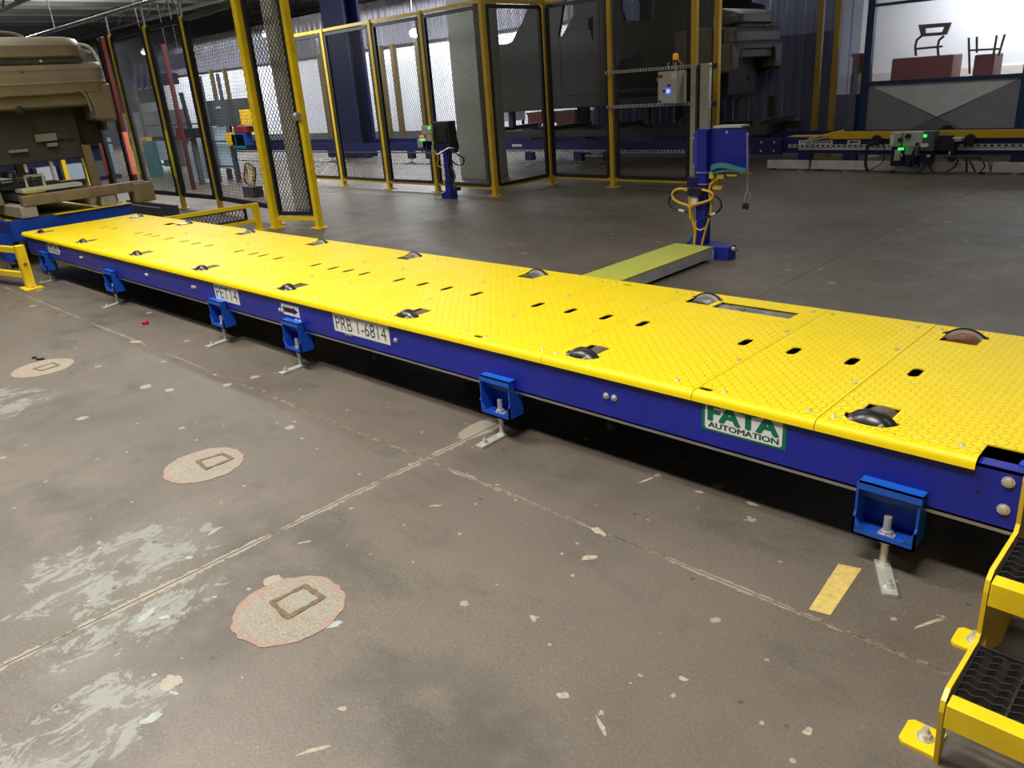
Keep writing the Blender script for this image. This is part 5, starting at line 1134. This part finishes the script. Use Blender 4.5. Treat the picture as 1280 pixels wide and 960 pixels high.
for px, lab in ((206, 'slim red post behind the second yellow fence post'), (224, 'slim red post beside the dark tool arm')):
    a = at(px, 150, Y=7.6); tag(build(MB().bar((a.x, 7.6, 0), (a.x, 7.6, 2.9), .07, .07), 'red_post', mat('maroon_post', (.08, .014, .014), .5)), lab, 'post')
t = thing('cable_reel', (at(313, 222, Y=7.4).x, 7.4, 0), 'cable reel with loose yellow loops on the floor beyond the fence', 'reel')
c = at(313, 222, Y=7.4)
for r in (.22, .18, .13): build(MB().tube([(c.x + r * math.cos(q), 7.4 + .1 * math.sin(q * 3) * .2, c.z + .05 + r * math.sin(q)) for q in [2 * PI * j / 20 for j in range(20)]], .012, 6, True), 'cable_loop', M_BLACK if r > .2 else M_YCABLE, t)
build(MB().box(c.x - .2, c.x + .2, 7.3, 7.5, 0, max(.05, c.z - .16)), 'base_block', M_DGREY, t)
t = thing('floor_trough', (-13.8, 5.2, 0), 'low dark grey steel trough on the floor before the left fence', 'trough')
build(MB().box(-14.6, -12.6, 5.05, 5.35, 0, .05).box(-14.6, -12.6, 5.05, 5.09, .05, .22).box(-14.6, -12.6, 5.31, 5.35, .05, .22), 'channel', M_DGREY, t)
# open shop beyond the tan truck
t = thing('work_bench', (-19, 4.4, 0), 'pale blue workbench frame seen under the tan truck', 'bench')
build(MB().box(-20, -18, 3.6, 5.4, .86, .92), 'bench_top', M_ALU, t)
for x in (-19.9, -18.1):
    for y in (3.7, 5.3): build(MB().box(x - .03, x + .03, y - .03, y + .03, 0, .86), 'leg', M_ALU, t)
build(MB().box(-20, -18.1, 3.7, 5.3, .28, .32), 'lower_shelf', M_ALU, t)
for y, mm in ((3.9, M_CORR), (4.4, M_CORR), (4.9, MCY)): build(MB().box(-19.2, -18.6, y - .12, y + .12, .92, 1.25), 'parts_box', mm, t)
for (X_, px, lab) in ((-17.5, 103, 'bright yellow post seen behind the tan truck bumper corner'), (-20.5, 75, 'slim yellow post deep under the tan truck')):
    p = at(px, 190, X=X_); tag(build(MB().box(X_ - .045, X_ + .045, p.y - .045, p.y + .045, 0, 2.2), 'guard_post', M_YEL), lab, 'post')
t = thing('parts_shelf', (-23, 6.0, 0), 'dark blue parts shelf far behind the tan truck', 'shelf')
build(MB().box(-23.4, -23, 4.2, 8.4, 0, .1).box(-23.4, -23, 4.2, 8.4, .9, .95).box(-23.4, -23, 4.2, 8.4, 1.7, 1.75).box(-23.5, -23.4, 4.2, 8.4, 0, 2.2), 'frame', M_DBLUE, t)
for i in range(6): build(MB().box(-23.3, -22.95, 4.4 + i * .65, 4.85 + i * .65, .95, 1.35), 'tote', (M_CORR, M_DGREY, M_WALLW)[i % 3], t)
for i in range(6): build(MB().box(-23.3, -22.95, 4.4 + i * .65, 4.85 + i * .65, .1, .5), 'tote', (M_WALLW, M_CORR, M_DGREY)[i % 3], t)

# ================================================================== LAMPS
for i, (x, y, z, lx, ly, wt) in enumerate(LAMPS):
    t = thing('ceiling_lamp', (x, y, z), 'long white high bay lamp hanging over the aisle', 'lamp', 'high bay lamps over the aisle')
    build(MB().box(x - lx / 2 - .04, x + lx / 2 + .04, y - ly / 2 - .04, y + ly / 2 + .04, z, z + .08), 'housing', M_WHITE, t)
    build(MB().box(x - lx / 2, x + lx / 2, y - ly / 2, y + ly / 2, z - .012, z), 'diffuser', M_LAMP, t)
    build(MB().cyl((x - 1, y, z + .08), (x - 1, y, 6.0), .01, 6).cyl((x + 1, y, z + .08), (x + 1, y, 6.0), .01, 6), 'hanger', M_STEEL, t)
for px, py, Y, r, lab in ((518, 41, 17.0, .17, 'bright round lamp above the white partition, right of the navy column'), (181, 64, 15.0, .16, 'bright round lamp beyond the left mesh fence'), (332, 42, 16.0, .13, 'bright lamp seen between the tall gate posts'), (235, 78, 16.5, .10, 'small bright lamp right of the hanging panel')):
    c = at(px, py, Y=Y); t = thing('bay_lamp', c, lab, 'lamp')
    build(MB().lathe([(r * .3, .12), (r * .9, .05), (r, -.02)], c, 18), 'reflector', M_WHITE, t); build(MB().lathe([(r * .92, -.03), (r * .7, -.10), (r * .2, -.13)], c, 18), 'bulb', M_FARLAMP, t, smooth=True)
    build(MB().cyl((c.x, c.y, c.z + .12), (c.x, c.y, 6.0), .015, 6), 'cord', M_STEEL, t)
